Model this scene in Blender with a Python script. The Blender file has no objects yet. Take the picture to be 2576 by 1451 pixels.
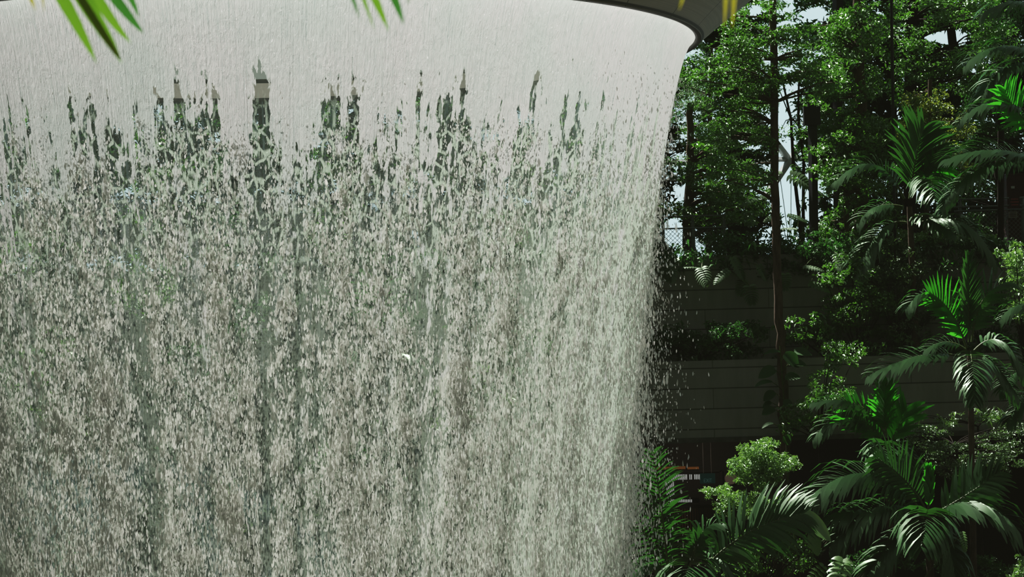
import bpy, math
import numpy as np
from mathutils import Matrix, Vector

rng = np.random.default_rng(7)
scene = bpy.context.scene
COL = scene.collection

# ------------------------------------------------------------------ camera
W, H = 2576.0, 1451.0
F, PITCH, ROLL = 6648.0, 0.0398, 0.027
cp, sp = math.cos(PITCH), math.sin(PITCH)
cr, sr = math.cos(ROLL), math.sin(ROLL)
FWD = np.array([0, cp, sp]); UP0 = np.array([0, -sp, cp]); RT0 = np.array([1.0, 0, 0])
RT = RT0 * cr - UP0 * sr
UP = RT0 * sr + UP0 * cr


def at(px, py, Y):
    """photo pixel -> point of the place on the vertical plane at distance Y"""
    d = RT * (px - W / 2) + UP * (H / 2 - py) + FWD * F
    return d * (Y / d[1])


def proj(P):
    P = np.asarray(P, float)
    dep = P @ FWD
    return W / 2 + F * (P @ RT) / dep, H / 2 - F * (P @ UP) / dep


cam = bpy.data.cameras.new('camera')
cam.sensor_width = 36.0
cam.lens = 36.0 * F / W
cam.clip_end = 400
cam.dof.use_dof = True
cam.dof.focus_distance = 33.0
cam.dof.aperture_fstop = 9.5
cam_o = bpy.data.objects.new('camera', cam)
M = Matrix(((RT[0], UP[0], -FWD[0], 0), (RT[1], UP[1], -FWD[1], 0), (RT[2], UP[2], -FWD[2], 0), (0, 0, 0, 1)))
cam_o.matrix_world = M
COL.objects.link(cam_o)
scene.camera = cam_o

# ------------------------------------------------------------------ node helpers


def mat(name):
    m = bpy.data.materials.new(name)
    m.use_nodes = True
    nt = m.node_tree
    nt.nodes.clear()
    return m, nt


class N:
    """tiny wrapper to write node graphs"""

    def __init__(self, nt):
        self.nt = nt

    def new(self, t, **kw):
        n = self.nt.nodes.new(t)
        for k, v in kw.items():
            setattr(n, k, v)
        return n

    def link(self, a, b):
        self.nt.links.new(a, b)

    def put(self, sock, v):
        if hasattr(v, 'links') or isinstance(v, bpy.types.NodeSocket):
            self.nt.links.new(v, sock)
        elif isinstance(v, (tuple, list)) and len(v) == 3 and sock.type == 'RGBA':
            sock.default_value = (*v, 1)
        else:
            sock.default_value = v

    def math(self, op, a, b=0.0, c=None, clamp=False):
        n = self.new('ShaderNodeMath', operation=op, use_clamp=clamp)
        self.put(n.inputs[0], a); self.put(n.inputs[1], b)
        if c is not None:
            self.put(n.inputs[2], c)
        return n.outputs[0]

    def vscale(self, v, s):
        n = self.new('ShaderNodeVectorMath', operation='MULTIPLY')
        self.put(n.inputs[0], v); n.inputs[1].default_value = s
        return n.outputs[0]

    def noise(self, vec, scale=1.0, detail=2.0, rough=0.5, out='Fac'):
        n = self.new('ShaderNodeTexNoise')
        self.put(n.inputs['Vector'], vec)
        n.inputs['Scale'].default_value = scale
        n.inputs['Detail'].default_value = detail
        n.inputs['Roughness'].default_value = rough
        return n.outputs[out]

    def smooth(self, x, a, b, lo=0.0, hi=1.0):
        n = self.new('ShaderNodeMapRange', interpolation_type='SMOOTHSTEP')
        self.put(n.inputs[0], x)
        self.put(n.inputs[1], a); self.put(n.inputs[2], b)
        n.inputs[3].default_value = lo; n.inputs[4].default_value = hi
        return n.outputs[0]

    def ramp(self, x, pts):
        n = self.new('ShaderNodeValToRGB')
        self.put(n.inputs[0], x)
        e = n.color_ramp.elements
        while len(e) > 1:
            e.remove(e[-1])
        e[0].position = pts[0][0]
        for p, _ in pts[1:]:
            e.new(p)
        for i, (_, c) in enumerate(pts):
            e[i].color = (c, c, c, 1) if isinstance(c, (int, float)) else (*c, 1)
        return n.outputs[0]

    def mixc(self, f, a, b):
        n = self.new('ShaderNodeMix', data_type='RGBA')
        self.put(n.inputs[0], f); self.put(n.inputs[6], a); self.put(n.inputs[7], b)
        return n.outputs[2]

    def shader(self, t, **ins):
        n = self.new(t)
        for k, v in ins.items():
            self.put(n.inputs[k.replace('_', ' ')], v)
        return n.outputs[0]

    def mixs(self, f, a, b):
        n = self.new('ShaderNodeMixShader')
        self.put(n.inputs[0], f); self.link(a, n.inputs[1]); self.link(b, n.inputs[2])
        return n.outputs[0]

    def out(self, s):
        n = self.new('ShaderNodeOutputMaterial')
        self.link(s, n.inputs[0])

    def bump(self, h, strength, dist):
        n = self.new('ShaderNodeBump')
        n.inputs['Strength'].default_value = strength
        n.inputs['Distance'].default_value = dist
        self.link(h, n.inputs['Height'])
        return n.outputs[0]


def leaf_mat(name, c0, c1, trans, gloss=0.10, rough=0.32, tmix=0.42):
    m, nt = mat(name)
    g = N(nt)
    geo = g.new('ShaderNodeNewGeometry')
    tc = g.new('ShaderNodeTexCoord')
    r = geo.outputs['Random Per Island']
    nz = g.noise(tc.outputs['Object'], 0.9, 2)
    f = g.math('ADD', g.math('MULTIPLY', r, 0.6), g.math('MULTIPLY', nz, 0.5), clamp=True)
    col = g.mixc(f, c0, c1)
    tcol = g.mixc(f, tuple(x * 0.6 for x in trans), trans)
    d = g.shader('ShaderNodeBsdfDiffuse', Color=col)
    t = g.shader('ShaderNodeBsdfTranslucent', Color=tcol)
    gl = g.shader('ShaderNodeBsdfGlossy', Color=(0.74, 0.95, 0.70), Roughness=rough)
    s = g.mixs(tmix, d, t)
    lw = g.new('ShaderNodeLayerWeight')
    lw.inputs[0].default_value = 0.35
    fac = g.math('ADD', g.math('MULTIPLY', lw.outputs['Fresnel'], gloss * 2.2), gloss, clamp=True)
    g.out(g.mixs(fac, s, gl))
    return m


def plain(name, c0, c1=None, scale=3.0, rough=0.7, spec=0.3, bump=0.0, stretch=(1, 1, 1)):
    m, nt = mat(name)
    g = N(nt)
    tc = g.new('ShaderNodeTexCoord')
    v = g.vscale(tc.outputs['Object'], stretch)
    nz = g.noise(v, scale, 5, 0.6)
    p = g.new('ShaderNodeBsdfPrincipled')
    p.inputs['Roughness'].default_value = rough
    p.inputs['Specular IOR Level'].default_value = spec
    g.put(p.inputs['Base Color'], g.mixc(g.smooth(nz, 0.3, 0.7), c0, c1 or c0))
    if bump:
        g.link(g.bump(nz, bump, 0.02), p.inputs['Normal'])
    g.out(p.outputs[0])
    return m


MAT = {}
MAT['leaf_tree'] = leaf_mat('leaf_tree', (0.020, 0.078, 0.010), (0.050, 0.150, 0.018), (0.12, 0.38, 0.025), 0.08, 0.40)
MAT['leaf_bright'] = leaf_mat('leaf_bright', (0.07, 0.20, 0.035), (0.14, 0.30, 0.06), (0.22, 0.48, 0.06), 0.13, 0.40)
MAT['leaf_yellow'] = leaf_mat('leaf_yellow', (0.05, 0.11, 0.016), (0.11, 0.17, 0.025), (0.30, 0.42, 0.04), 0.05, 0.40)
MAT['leaf_feather'] = leaf_mat('leaf_feather', (0.035, 0.095, 0.028), (0.06, 0.14, 0.04), (0.10, 0.27, 0.05), 0.03, 0.5)
MAT['leaf_small'] = leaf_mat('leaf_small', (0.03, 0.075, 0.025), (0.07, 0.13, 0.045), (0.10, 0.22, 0.04), 0.08, 0.42)
MAT['leaf_shade'] = leaf_mat('leaf_shade', (0.012, 0.050, 0.009), (0.026, 0.090, 0.017), (0.04, 0.17, 0.02), 0.035, 0.45)  # darker version of the tree leaf, with shade put into its colour
MAT['leaf_dim'] = leaf_mat('leaf_dim', (0.006, 0.024, 0.006), (0.012, 0.045, 0.010), (0.02, 0.08, 0.01), 0.012, 0.5)  # near-black leaves: the depth of the woods' shade is in the colour
MAT['palm'] = leaf_mat('palm', (0.018, 0.072, 0.018), (0.038, 0.120, 0.032), (0.035, 0.17, 0.016), 0.085, 0.36, 0.32)
MAT['palm_bright'] = leaf_mat('palm_bright', (0.02, 0.12, 0.01), (0.035, 0.17, 0.014), (0.048, 0.46, 0.016), 0.06, 0.40, 0.58)  # lit version of the palm leaf: backlight glow put into its colour
MAT['palm_near'] = leaf_mat('palm_near', (0.02, 0.07, 0.010), (0.06, 0.13, 0.016), (0.14, 0.34, 0.015), 0.04, 0.45)
MAT['palm_yellow'] = leaf_mat('palm_yellow', (0.10, 0.10, 0.010), (0.16, 0.14, 0.014), (0.34, 0.32, 0.02), 0.04, 0.45)
MAT['rachis'] = plain('rachis', (0.05, 0.09, 0.02), (0.09, 0.13, 0.03), 8, 0.5)
MAT['bark'] = plain('bark', (0.07, 0.052, 0.038), (0.15, 0.115, 0.085), 10, 0.9, 0.1, 0.5, (1, 1, 0.35))
MAT['bark_dark'] = plain('bark_dark', (0.010, 0.009, 0.007), (0.028, 0.022, 0.016), 10, 0.9, 0.1, 0.5, (1, 1, 0.35))
MAT['metal_dark'] = plain('metal_dark', (0.012, 0.014, 0.016), (0.018, 0.020, 0.022), 4, 0.5, 0.3)
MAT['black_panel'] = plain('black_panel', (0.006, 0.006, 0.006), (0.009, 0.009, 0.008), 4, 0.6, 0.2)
MAT['fence_metal'] = plain('fence_metal', (0.10, 0.13, 0.12), (0.16, 0.19, 0.18), 12, 0.45, 0.5)
MAT['soil'] = plain('soil', (0.012, 0.010, 0.007), (0.03, 0.024, 0.016), 5, 0.95, 0.1)
MAT['wood_slat'] = plain('wood_slat', (0.05, 0.026, 0.012), (0.10, 0.052, 0.024), 6, 0.6, 0.2, 0, (1, 1, 0.1))
MAT['maroon'] = plain('maroon', (0.035, 0.008, 0.010), (0.05, 0.012, 0.014), 4, 0.5, 0.3)
MAT['sign_red'] = plain('sign_red', (0.30, 0.05, 0.05), (0.34, 0.06, 0.06), 4, 0.5)
MAT['label_white'] = plain('label_white', (0.55, 0.58, 0.55), (0.65, 0.66, 0.62), 4, 0.5)
MAT['sign_grey'] = plain('sign_grey', (0.20, 0.20, 0.18), (0.26, 0.25, 0.22), 4, 0.5)
MAT['disc_pale'] = plain('disc_pale', (0.30, 0.25, 0.22), (0.36, 0.30, 0.27), 3, 0.6)
MAT['beam_grey'] = plain('beam_grey', (0.62, 0.66, 0.64), (0.70, 0.72, 0.70), 2, 0.6)


def emit_mat(name, c, s):
    m, nt = mat(name)
    g = N(nt)
    e = g.new('ShaderNodeEmission')
    e.inputs[0].default_value = (*c, 1)
    e.inputs[1].default_value = s
    g.out(e.outputs[0])
    return m


MAT['strip_orange'] = emit_mat('strip_orange', (1.0, 0.36, 0.10), 0.085)
MAT['exit_green'] = emit_mat('exit_green', (0.25, 0.85, 0.66), 0.012)
MAT['exit_text'] = emit_mat('exit_text', (0.36, 0.92, 0.80), 0.05)
MAT['screen_bar'] = emit_mat('screen_bar', (0.85, 0.88, 0.82), 0.36)  # bars glow by themselves, in place of light falling on white bars


def concrete_mat():
    m, nt = mat('board_concrete')
    g = N(nt)
    tc = g.new('ShaderNodeTexCoord')
    sep = g.new('ShaderNodeSeparateXYZ')
    g.link(tc.outputs['Object'], sep.inputs[0])
    z = g.math('DIVIDE', sep.outputs[2], 0.40)
    fz = g.math('FRACT', g.math('ADD', z, 100.0))
    line = g.math('SUBTRACT', 1.0, g.smooth(g.math('ABSOLUTE', g.math('SUBTRACT', fz, 0.5)), 0.455, 0.49))
    row = g.math('FLOOR', g.math('ADD', z, 100.0))
    xx = g.math('ADD', g.math('DIVIDE', sep.outputs[0], 2.6), g.math('MULTIPLY', row, 0.5))
    fx = g.math('FRACT', g.math('ADD', xx, 100.0))
    vline = g.math('SUBTRACT', 1.0, g.smooth(g.math('ABSOLUTE', g.math('SUBTRACT', fx, 0.5)), 0.494, 0.499, 0, 0.5))
    wn = g.new('ShaderNodeTexWhiteNoise', noise_dimensions='1D')
    g.link(g.math('ADD', g.math('MULTIPLY', row, 3.7), g.math('FLOOR', g.math('ADD', xx, 100.0))), wn.inputs['W'])
    nz = g.noise(g.vscale(tc.outputs['Object'], (3, 3, 0.6)), 1.5, 6, 0.65)
    base = g.mixc(g.smooth(nz, 0.3, 0.7), (0.24, 0.255, 0.222), (0.30, 0.31, 0.273))
    base = g.mixc(g.math('MULTIPLY', wn.outputs[0], 0.35), base, (0.21, 0.222, 0.195))
    mul = g.new('ShaderNodeMix', data_type='RGBA', blend_type='MULTIPLY')
    mul.inputs[0].default_value = 1.0
    g.link(base, mul.inputs[6])
    cmb = g.math('MULTIPLY', g.math('ADD', g.math('MULTIPLY', line, 0.8), 0.2), vline)
    g.link(cmb, mul.inputs[7])
    p = g.new('ShaderNodeBsdfPrincipled')
    p.inputs['Roughness'].default_value = 0.8
    p.inputs['Specular IOR Level'].default_value = 0.2
    g.link(mul.outputs[2], p.inputs['Base Color'])
    g.out(p.outputs[0])
    return m


MAT['concrete'] = concrete_mat()
MAT['cap'] = plain('cap', (0.07, 0.075, 0.066), (0.11, 0.115, 0.10), 6, 0.8, 0.2)


def mesh_mat():
    m, nt = mat('chain_link')
    g = N(nt)
    tc = g.new('ShaderNodeTexCoord')
    sep = g.new('ShaderNodeSeparateXYZ')
    g.link(tc.outputs['Object'], sep.inputs[0])
    k = 22.0
    a = g.math('FRACT', g.math('ADD', g.math('MULTIPLY', g.math('ADD', sep.outputs[0], sep.outputs[2]), k * 0.5), 200))
    b = g.math('FRACT', g.math('ADD', g.math('MULTIPLY', g.math('SUBTRACT', sep.outputs[0], sep.outputs[2]), k * 0.5), 200))
    wa = g.math('LESS_THAN', a, 0.16); wb = g.math('LESS_THAN', b, 0.16)
    al = g.math('MAXIMUM', wa, wb)
    p = g.new('ShaderNodeBsdfPrincipled')
    p.inputs['Base Color'].default_value = (0.16, 0.18, 0.17, 1)
    p.inputs['Roughness'].default_value = 0.5
    p.inputs['Metallic'].default_value = 0.3
    t = g.new('ShaderNodeBsdfTransparent')
    g.out(g.mixs(al, t.outputs[0], p.outputs[0]))
    return m


MAT['chain_link'] = mesh_mat()


def glass_mat():
    m, nt = mat('facade_glass')
    g = N(nt)
    t = g.shader('ShaderNodeBsdfTransparent', Color=(0.93, 0.98, 0.98))
    gl = g.shader('ShaderNodeBsdfGlossy', Color=(0.8, 0.9, 0.95), Roughness=0.05)
    g.out(g.mixs(0.06, t, gl))
    return m


MAT['glass'] = glass_mat()


def soffit_mat():
    m, nt = mat('funnel_cladding')
    g = N(nt)
    uv = g.new('ShaderNodeUVMap')
    sep = g.new('ShaderNodeSeparateXYZ')
    g.link(uv.outputs[0], sep.inputs[0])
    u, v = sep.outputs[0], sep.outputs[1]
    fine = g.noise(g.vscale(uv.outputs[0], (0.25, 90, 1)), 1.0, 3, 0.7)
    big = g.noise(g.vscale(uv.outputs[0], (1.0, 1.5, 1)), 1.0, 4, 0.6)
    fu = g.math('FRACT', g.math('ADD', g.math('DIVIDE', g.math('ADD', u, g.math('MULTIPLY', v, 0.35)), 1.15), 50.3))
    seam = g.smooth(g.math('ABSOLUTE', g.math('SUBTRACT', fu, 0.5)), 0.490, 0.497)
    ring = g.math('MAXIMUM',
                  g.math('SUBTRACT', 1.0, g.smooth(g.math('ABSOLUTE', g.math('SUBTRACT', v, 0.98)), 0.012, 0.035)),
                  g.math('SUBTRACT', 1.0, g.smooth(g.math('ABSOLUTE', g.math('SUBTRACT', v, 0.04)), 0.01, 0.03)))
    dark = g.math('MAXIMUM', seam, ring)
    c = g.mixc(g.smooth(fine, 0.35, 0.65), (0.46, 0.44, 0.35), (0.60, 0.57, 0.46))
    c = g.mixc(g.math('MULTIPLY', g.smooth(big, 0.35, 0.7), 0.4), c, (0.42, 0.43, 0.34))
    c = g.mixc(g.math('MULTIPLY', dark, 0.85), c, (0.02, 0.02, 0.018))
    p = g.new('ShaderNodeBsdfPrincipled')
    p.inputs['Roughness'].default_value = 0.55
    p.inputs['Specular IOR Level'].default_value = 0.35
    g.link(c, p.inputs['Base Color'])
    g.out(p.outputs[0])
    return m


MAT['soffit'] = soffit_mat()
MAT['lip_beige'] = plain('lip_beige', (0.62, 0.60, 0.52), (0.74, 0.69, 0.60), 2.5, 0.5, 0.3, 0, (1, 1, 0.4))
MAT['panel_mint'] = plain('panel_mint', (0.58, 0.68, 0.62), (0.66, 0.74, 0.69), 1.5, 0.4, 0.4)
MAT['panel_pale'] = plain('panel_pale', (0.72, 0.74, 0.80), (0.80, 0.79, 0.80), 1.5, 0.4, 0.4)
MAT['band_dark'] = plain('band_dark', (0.02, 0.02, 0.02), (0.05, 0.045, 0.04), 2, 0.6)
MAT['strip_white'] = plain('strip_white', (0.8, 0.8, 0.78), (0.85, 0.84, 0.80), 2, 0.5)


def water_mat(name, near=True):
    m, nt = mat(name)
    g = N(nt)
    uv = g.new('ShaderNodeUVMap').outputs[0]
    sep = g.new('ShaderNodeSeparateXYZ')
    g.link(uv, sep.inputs[0])
    d = sep.outputs[1]
    d7 = g.math('DIVIDE', d, 7.0)
    # warp so that columns wander a little
    wv = g.new('ShaderNodeVectorMath', operation='ADD')
    g.link(uv, wv.inputs[0])
    wz = g.new('ShaderNodeVectorMath', operation='MULTIPLY')
    nw = g.noise(g.vscale(uv, (2.2, 1.6, 1)), 1.0, 3, 0.6, 'Color')
    sub = g.new('ShaderNodeVectorMath', operation='SUBTRACT')
    g.link(nw, sub.inputs[0]); sub.inputs[1].default_value = (0.5, 0.5, 0.5)
    g.link(sub.outputs[0], wz.inputs[0]); wz.inputs[1].default_value = (0.10, 0.35, 0)
    g.link(wz.outputs[0], wv.inputs[1])
    wuv = wv.outputs[0]
    ncol = g.noise(g.vscale(uv, (2.6, 0.10, 1)), 1.0, 3, 0.6)
    ncol2 = g.noise(g.vscale(uv, (7.5, 0.35, 1)), 1.0, 3, 0.6)
    nmid = g.noise(g.vscale(wuv, (8.0, 3.6, 1)), 1.0, 4, 0.62)
    nfine = g.noise(g.vscale(wuv, (30.0, 9.0, 1)), 1.0, 3, 0.6)
    vor = g.new('ShaderNodeTexVoronoi', feature='DISTANCE_TO_EDGE')
    g.put(vor.inputs['Vector'], g.vscale(wuv, (6.5, 4.6, 1)))
    vor.inputs['Scale'].default_value = 1.0
    h = g.math('ADD', g.math('ADD', g.math('MULTIPLY', ncol, 0.36), g.math('MULTIPLY', ncol2, 0.32)),
               g.math('ADD', g.math('MULTIPLY', nmid, 0.24), g.math('MULTIPLY', nfine, 0.08)))
    hl = g.math('ADD', g.math('ADD', g.math('MULTIPLY', ncol, 0.22), g.math('MULTIPLY', ncol2, 0.16)),
                g.math('ADD', g.math('MULTIPLY', nmid, 0.38), g.math('MULTIPLY', nfine, 0.24)))
    wl = g.smooth(d, 1.3, 2.6)
    h = g.math('ADD', g.math('MULTIPLY', h, g.math('SUBTRACT', 1.0, wl)), g.math('MULTIPLY', hl, wl))
    thr = g.ramp(d7, [(0.0, 0.33), (0.08, 0.385), (0.15, 0.452), (0.22, 0.485), (0.32, 0.515), (0.55, 0.505), (1.0, 0.49)])
    soft = g.ramp(d7, [(0.0, 0.012), (0.25, 0.02), (0.5, 0.10), (1.0, 0.16)])
    mask = g.smooth(g.math('SUBTRACT', h, thr), 0.0, soft)
    lig = g.math('SUBTRACT', 1.0, g.smooth(vor.outputs['Distance'], 0.03, 0.13))
    act = g.ramp(d7, [(0.0, 0.0), (0.15, 0.0), (0.24, 1.0), (0.38, 0.85), (0.55, 0.0), (1.0, 0.0)])
    lig = g.math('MULTIPLY', g.math('MULTIPLY', lig, act), g.smooth(nfine, 0.38, 0.50))
    mist = g.ramp(d7, [(0.0, 0.25), (0.15, 0.05), (0.3, 0.08), (0.5, 0.22), (1.0, 0.30)])
    if near:
        a = g.math('MAXIMUM', g.math('MULTIPLY', g.math('MAXIMUM', mask, lig), 0.94), mist)
        # a slanted look through the sheet crosses more water
        geo = g.new('ShaderNodeNewGeometry')
        dot = g.new('ShaderNodeVectorMath', operation='DOT_PRODUCT')
        g.link(geo.outputs['True Normal'], dot.inputs[0]); g.link(geo.outputs['Incoming'], dot.inputs[1])
        cosn = g.math('MAXIMUM', g.math('ABSOLUTE', dot.outputs['Value']), 0.06)
        ex = g.math('POWER', g.math('DIVIDE', 1.0, cosn), 2.2)
        a = g.math('SUBTRACT', 1.0, g.math('POWER', g.math('SUBTRACT', 1.0, a), ex))
        solid = mask
        wcol = g.mixc(g.smooth(g.noise(g.vscale(uv, (0.7, 0.5, 1)), 1.0, 3), 0.35, 0.65), (0.50, 0.545, 0.505), (0.57, 0.562, 0.545))
        wcol = g.mixc(g.math('MULTIPLY', g.smooth(nfine, 0.55, 0.30), 0.45), wcol, (0.36, 0.41, 0.37))
        wcol = g.mixc(g.math('SUBTRACT', 1.0, solid), wcol, (0.43, 0.53, 0.41))
        rib = g.noise(g.vscale(uv, (46, 0.7, 1)), 1.0, 2, 0.5)
        sun_glints = g.smooth(g.noise(g.vscale(wuv, (44, 26, 1)), 1.0, 2, 0.6), 0.66, 0.72)  # sun glints painted as white specks in the water colour
        wcol = g.mixc(g.math('MULTIPLY', sun_glints, 0.8), wcol, (0.98, 0.97, 0.96))
        wcol = g.mixc(g.smooth(g.noise(g.vscale(uv, (60, 1.6, 1)), 1.0, 3, 0.7), 0.50, 0.30, 0.0, 0.6), wcol, (0.30, 0.37, 0.34))
        rip = g.noise(g.vscale(wuv, (34, 9, 1)), 1.0, 4, 0.7)
        hh = g.math('ADD', g.math('MULTIPLY', rib, 0.6), rip)
        nrm = g.bump(hh, 1.0, 0.032)
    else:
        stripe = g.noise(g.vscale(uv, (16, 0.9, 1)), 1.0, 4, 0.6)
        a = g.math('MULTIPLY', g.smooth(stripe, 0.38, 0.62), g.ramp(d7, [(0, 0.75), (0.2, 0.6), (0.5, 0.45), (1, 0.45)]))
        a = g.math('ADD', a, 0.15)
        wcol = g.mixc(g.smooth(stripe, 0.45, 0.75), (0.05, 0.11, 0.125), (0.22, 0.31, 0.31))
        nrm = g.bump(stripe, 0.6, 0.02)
    df = g.shader('ShaderNodeBsdfDiffuse', Color=wcol, Normal=nrm)
    tr = g.shader('ShaderNodeBsdfTranslucent', Color=wcol, Normal=nrm)
    gl = g.shader('ShaderNodeBsdfGlossy', Color=(0.9, 0.9, 0.9), Roughness=0.25, Normal=nrm)
    s = g.mixs(0.12, g.mixs(0.62, df, tr), gl)
    tp = g.new('ShaderNodeBsdfTransparent')
    g.out(g.mixs(a, tp.outputs[0], s))
    return m


MAT['water_near'] = water_mat('falling_water', True)
MAT['water_far'] = water_mat('falling_water_shaded', False)  # shade of the far side painted in as darker teal water


def drop_mat():
    m, nt = mat('water_drop')
    g = N(nt)
    geo = g.new('ShaderNodeNewGeometry')
    r = geo.outputs['Random Per Island']
    c = g.mixc(r, (0.50, 0.51, 0.45), (0.98, 0.955, 0.89))
    # foamy drops scatter light about evenly to all sides
    iso = g.shader('ShaderNodeBsdfDiffuse', Color=c, Normal=(0, 0, 1))
    trn = g.shader('ShaderNodeBsdfTranslucent', Color=c, Normal=(0, 0, -1))
    df = g.shader('ShaderNodeBsdfDiffuse', Color=c)
    tr = g.shader('ShaderNodeBsdfTranslucent', Color=c)
    gl = g.shader('ShaderNodeBsdfGlossy', Color=(1, 1, 1), Roughness=0.3)
    s_ = g.mixs(0.07, g.mixs(0.30, g.mixs(0.5, iso, trn), g.mixs(0.5, df, tr)), gl)
    tp = g.new('ShaderNodeBsdfTransparent')
    g.out(g.mixs(0.82, tp.outputs[0], s_))
    return m


MAT['drop'] = drop_mat()

# ------------------------------------------------------------------ mesh helpers


class Buf:
    """collects quads (or tris) from many calls into one mesh"""

    def __init__(self):
        self.v = []; self.f = []; self.m = []; self.n = 0

    def add(self, v, f, mi=0):
        v = np.asarray(v, float).reshape(-1, 3)
        f = np.asarray(f, int)
        self.v.append(v); self.f.append(f + self.n); self.m.append(np.full(len(f), mi, int)); self.n += len(v)

    def box(self, c, s, R=None, mi=0):
        c = np.asarray(c, float); s = np.asarray(s, float) / 2
        k = np.array([[-1, -1, -1], [1, -1, -1], [1, 1, -1], [-1, 1, -1], [-1, -1, 1], [1, -1, 1], [1, 1, 1], [-1, 1, 1]]) * s
        if R is not None:
            k = k @ np.asarray(R).T
        self.add(k + c, [[0, 3, 2, 1], [4, 5, 6, 7], [0, 1, 5, 4], [1, 2, 6, 5], [2, 3, 7, 6], [3, 0, 4, 7]], mi)

    def tube(self, pts, rad, n=6, mi=0, cap=True):
        pts = np.asarray(pts, float)
        rad = np.broadcast_to(np.asarray(rad, float), (len(pts),))
        T = np.gradient(pts, axis=0)
        T /= np.linalg.norm(T, axis=1)[:, None] + 1e-9
        ref = np.array([0.31, 0.87, 0.12])
        A = np.cross(T, ref); A /= np.linalg.norm(A, axis=1)[:, None] + 1e-9
        B = np.cross(T, A)
        ang = np.linspace(0, 2 * np.pi, n, endpoint=False)
        ring = pts[:, None] + rad[:, None, None] * (A[:, None] * np.cos(ang)[None, :, None] + B[:, None] * np.sin(ang)[None, :, None])
        L = len(pts)
        i = np.arange(L - 1)[:, None] * n; j = np.arange(n)[None]
        j2 = (j + 1) % n
        f = np.stack([i + j, i + j2, i + n + j2, i + n + j], -1).reshape(-1, 4)
        self.add(ring.reshape(-1, 3), f, mi)
        if cap and n >= 4:
            for o in (0, (L - 1) * n):
                c = ring.reshape(-1, 3)[o:o + n]
                q = [[0, k, k + 1, k + 1 if k + 2 > n - 1 else k + 2] for k in range(1, n - 1, 2)]
                q = [x if x[2] != x[3] else [x[0], x[1], x[2], x[0]] for x in q]
                q = [x for x in q if len(set(x)) == 4]
                if q:
                    self.add(c, q, mi)

    def build(self, name, mats, parent=None, smooth=False, uv=None):
        v = np.concatenate(self.v); f = np.concatenate(self.f); mi = np.concatenate(self.m)
        k = f.shape[1]
        me = bpy.data.meshes.new(name)
        me.vertices.add(len(v)); me.vertices.foreach_set('co', v.astype(np.float32).ravel())
        me.loops.add(f.size); me.loops.foreach_set('vertex_index', f.astype(np.int32).ravel())
        me.polygons.add(len(f))
        me.polygons.foreach_set('loop_start', np.arange(0, f.size, k, dtype=np.int32))
        me.polygons.foreach_set('loop_total', np.full(len(f), k, np.int32))
        if not isinstance(mats, (list, tuple)):
            mats = [mats]
        for x in mats:
            me.materials.append(x)
        me.polygons.foreach_set('material_index', mi.astype(np.int32))
        me.polygons.foreach_set('use_smooth', np.full(len(f), bool(smooth)))
        if uv is not None:
            l = me.uv_layers.new(name='UVMap')
            l.data.foreach_set('uv', np.asarray(uv, np.float32)[f.ravel()].ravel())
        me.update(calc_edges=True)
        me.validate()
        o = bpy.data.objects.new(name, me)
        COL.objects.link(o)
        if parent is not None:
            o.parent = parent
            o.matrix_parent_inverse = parent_inv(parent)
        return o


def parent_inv(p):
    return Matrix.Translation(-Vector(p.location))


def tag(o, label=None, cat=None, group=None, kind=None):
    if label: o['label'] = label
    if cat: o['category'] = cat
    if group: o['group'] = group
    if kind: o['kind'] = kind
    return o


def empty(name, loc, label, cat, group=None):
    o = bpy.data.objects.new(name, None)
    o.location = tuple(float(x) for x in loc)
    o.empty_display_size = 0.3
    COL.objects.link(o)
    return tag(o, label, cat, group)


def struct(o):
    return tag(o, kind='structure')


def norm(a):
    return a / (np.linalg.norm(a, axis=-1, keepdims=True) + 1e-9)


# ------------------------------------------------------------------ setting
YL, YU, YT = 52.0, 53.6, 56.8         # lower wall, upper wall, recess back
z_low_bot = at(1800, 1100, YL)[2]
z_low_top = at(1800, 906, YL)[2]
z_up_top = at(1750, 645, YU)[2]
FLOOR = -5.2
X0, X1 = -14.0, 16.0

b = Buf(); b.box(((X0 + X1) / 2, 34, FLOOR - 0.1), (X1 - X0 + 8, 84, 0.2)); struct(b.build('floor', MAT['soil']))
b = Buf(); b.box(((X0 + X1) / 2, YL + 0.2, (z_low_bot + z_low_top) / 2), (X1 - X0, 0.4, z_low_top - z_low_bot)); struct(b.build('wall_lower', MAT['concrete']))
b = Buf(); b.box(((X0 + X1) / 2, YL + 0.17, z_low_bot - 0.045), (X1 - X0, 0.5, 0.10)); struct(b.build('trim_1', MAT['cap']))
b = Buf(); b.box(((X0 + X1) / 2, (YL + YU) / 2 + 0.25, z_low_top - 0.12), (X1 - X0, YU - YL - 0.45, 0.16)); struct(b.build('ground_planter', MAT['soil']))
b = Buf(); b.box(((X0 + X1) / 2, YU + 0.2, (z_low_top + z_up_top) / 2 - 0.1), (X1 - X0, 0.4, z_up_top - z_low_top + 0.2)); struct(b.build('wall_upper', MAT['concrete']))
b = Buf(); b.box(((X0 + X1) / 2, (YU + 74) / 2 + 0.2, z_up_top - 0.14), (X1 - X0, 74 - YU - 0.4, 0.2)); struct(b.build('ground_terrace', MAT['soil']))
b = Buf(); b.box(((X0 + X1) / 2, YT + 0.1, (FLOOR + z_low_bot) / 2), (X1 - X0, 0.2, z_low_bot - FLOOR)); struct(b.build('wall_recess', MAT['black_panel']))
b = Buf(); b.box(((X0 + X1) / 2, (YL + YT) / 2 + 0.25, z_low_bot + 0.06), (X1 - X0, YT - YL - 0.5, 0.1)); struct(b.build('ceiling', MAT['black_panel']))

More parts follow.
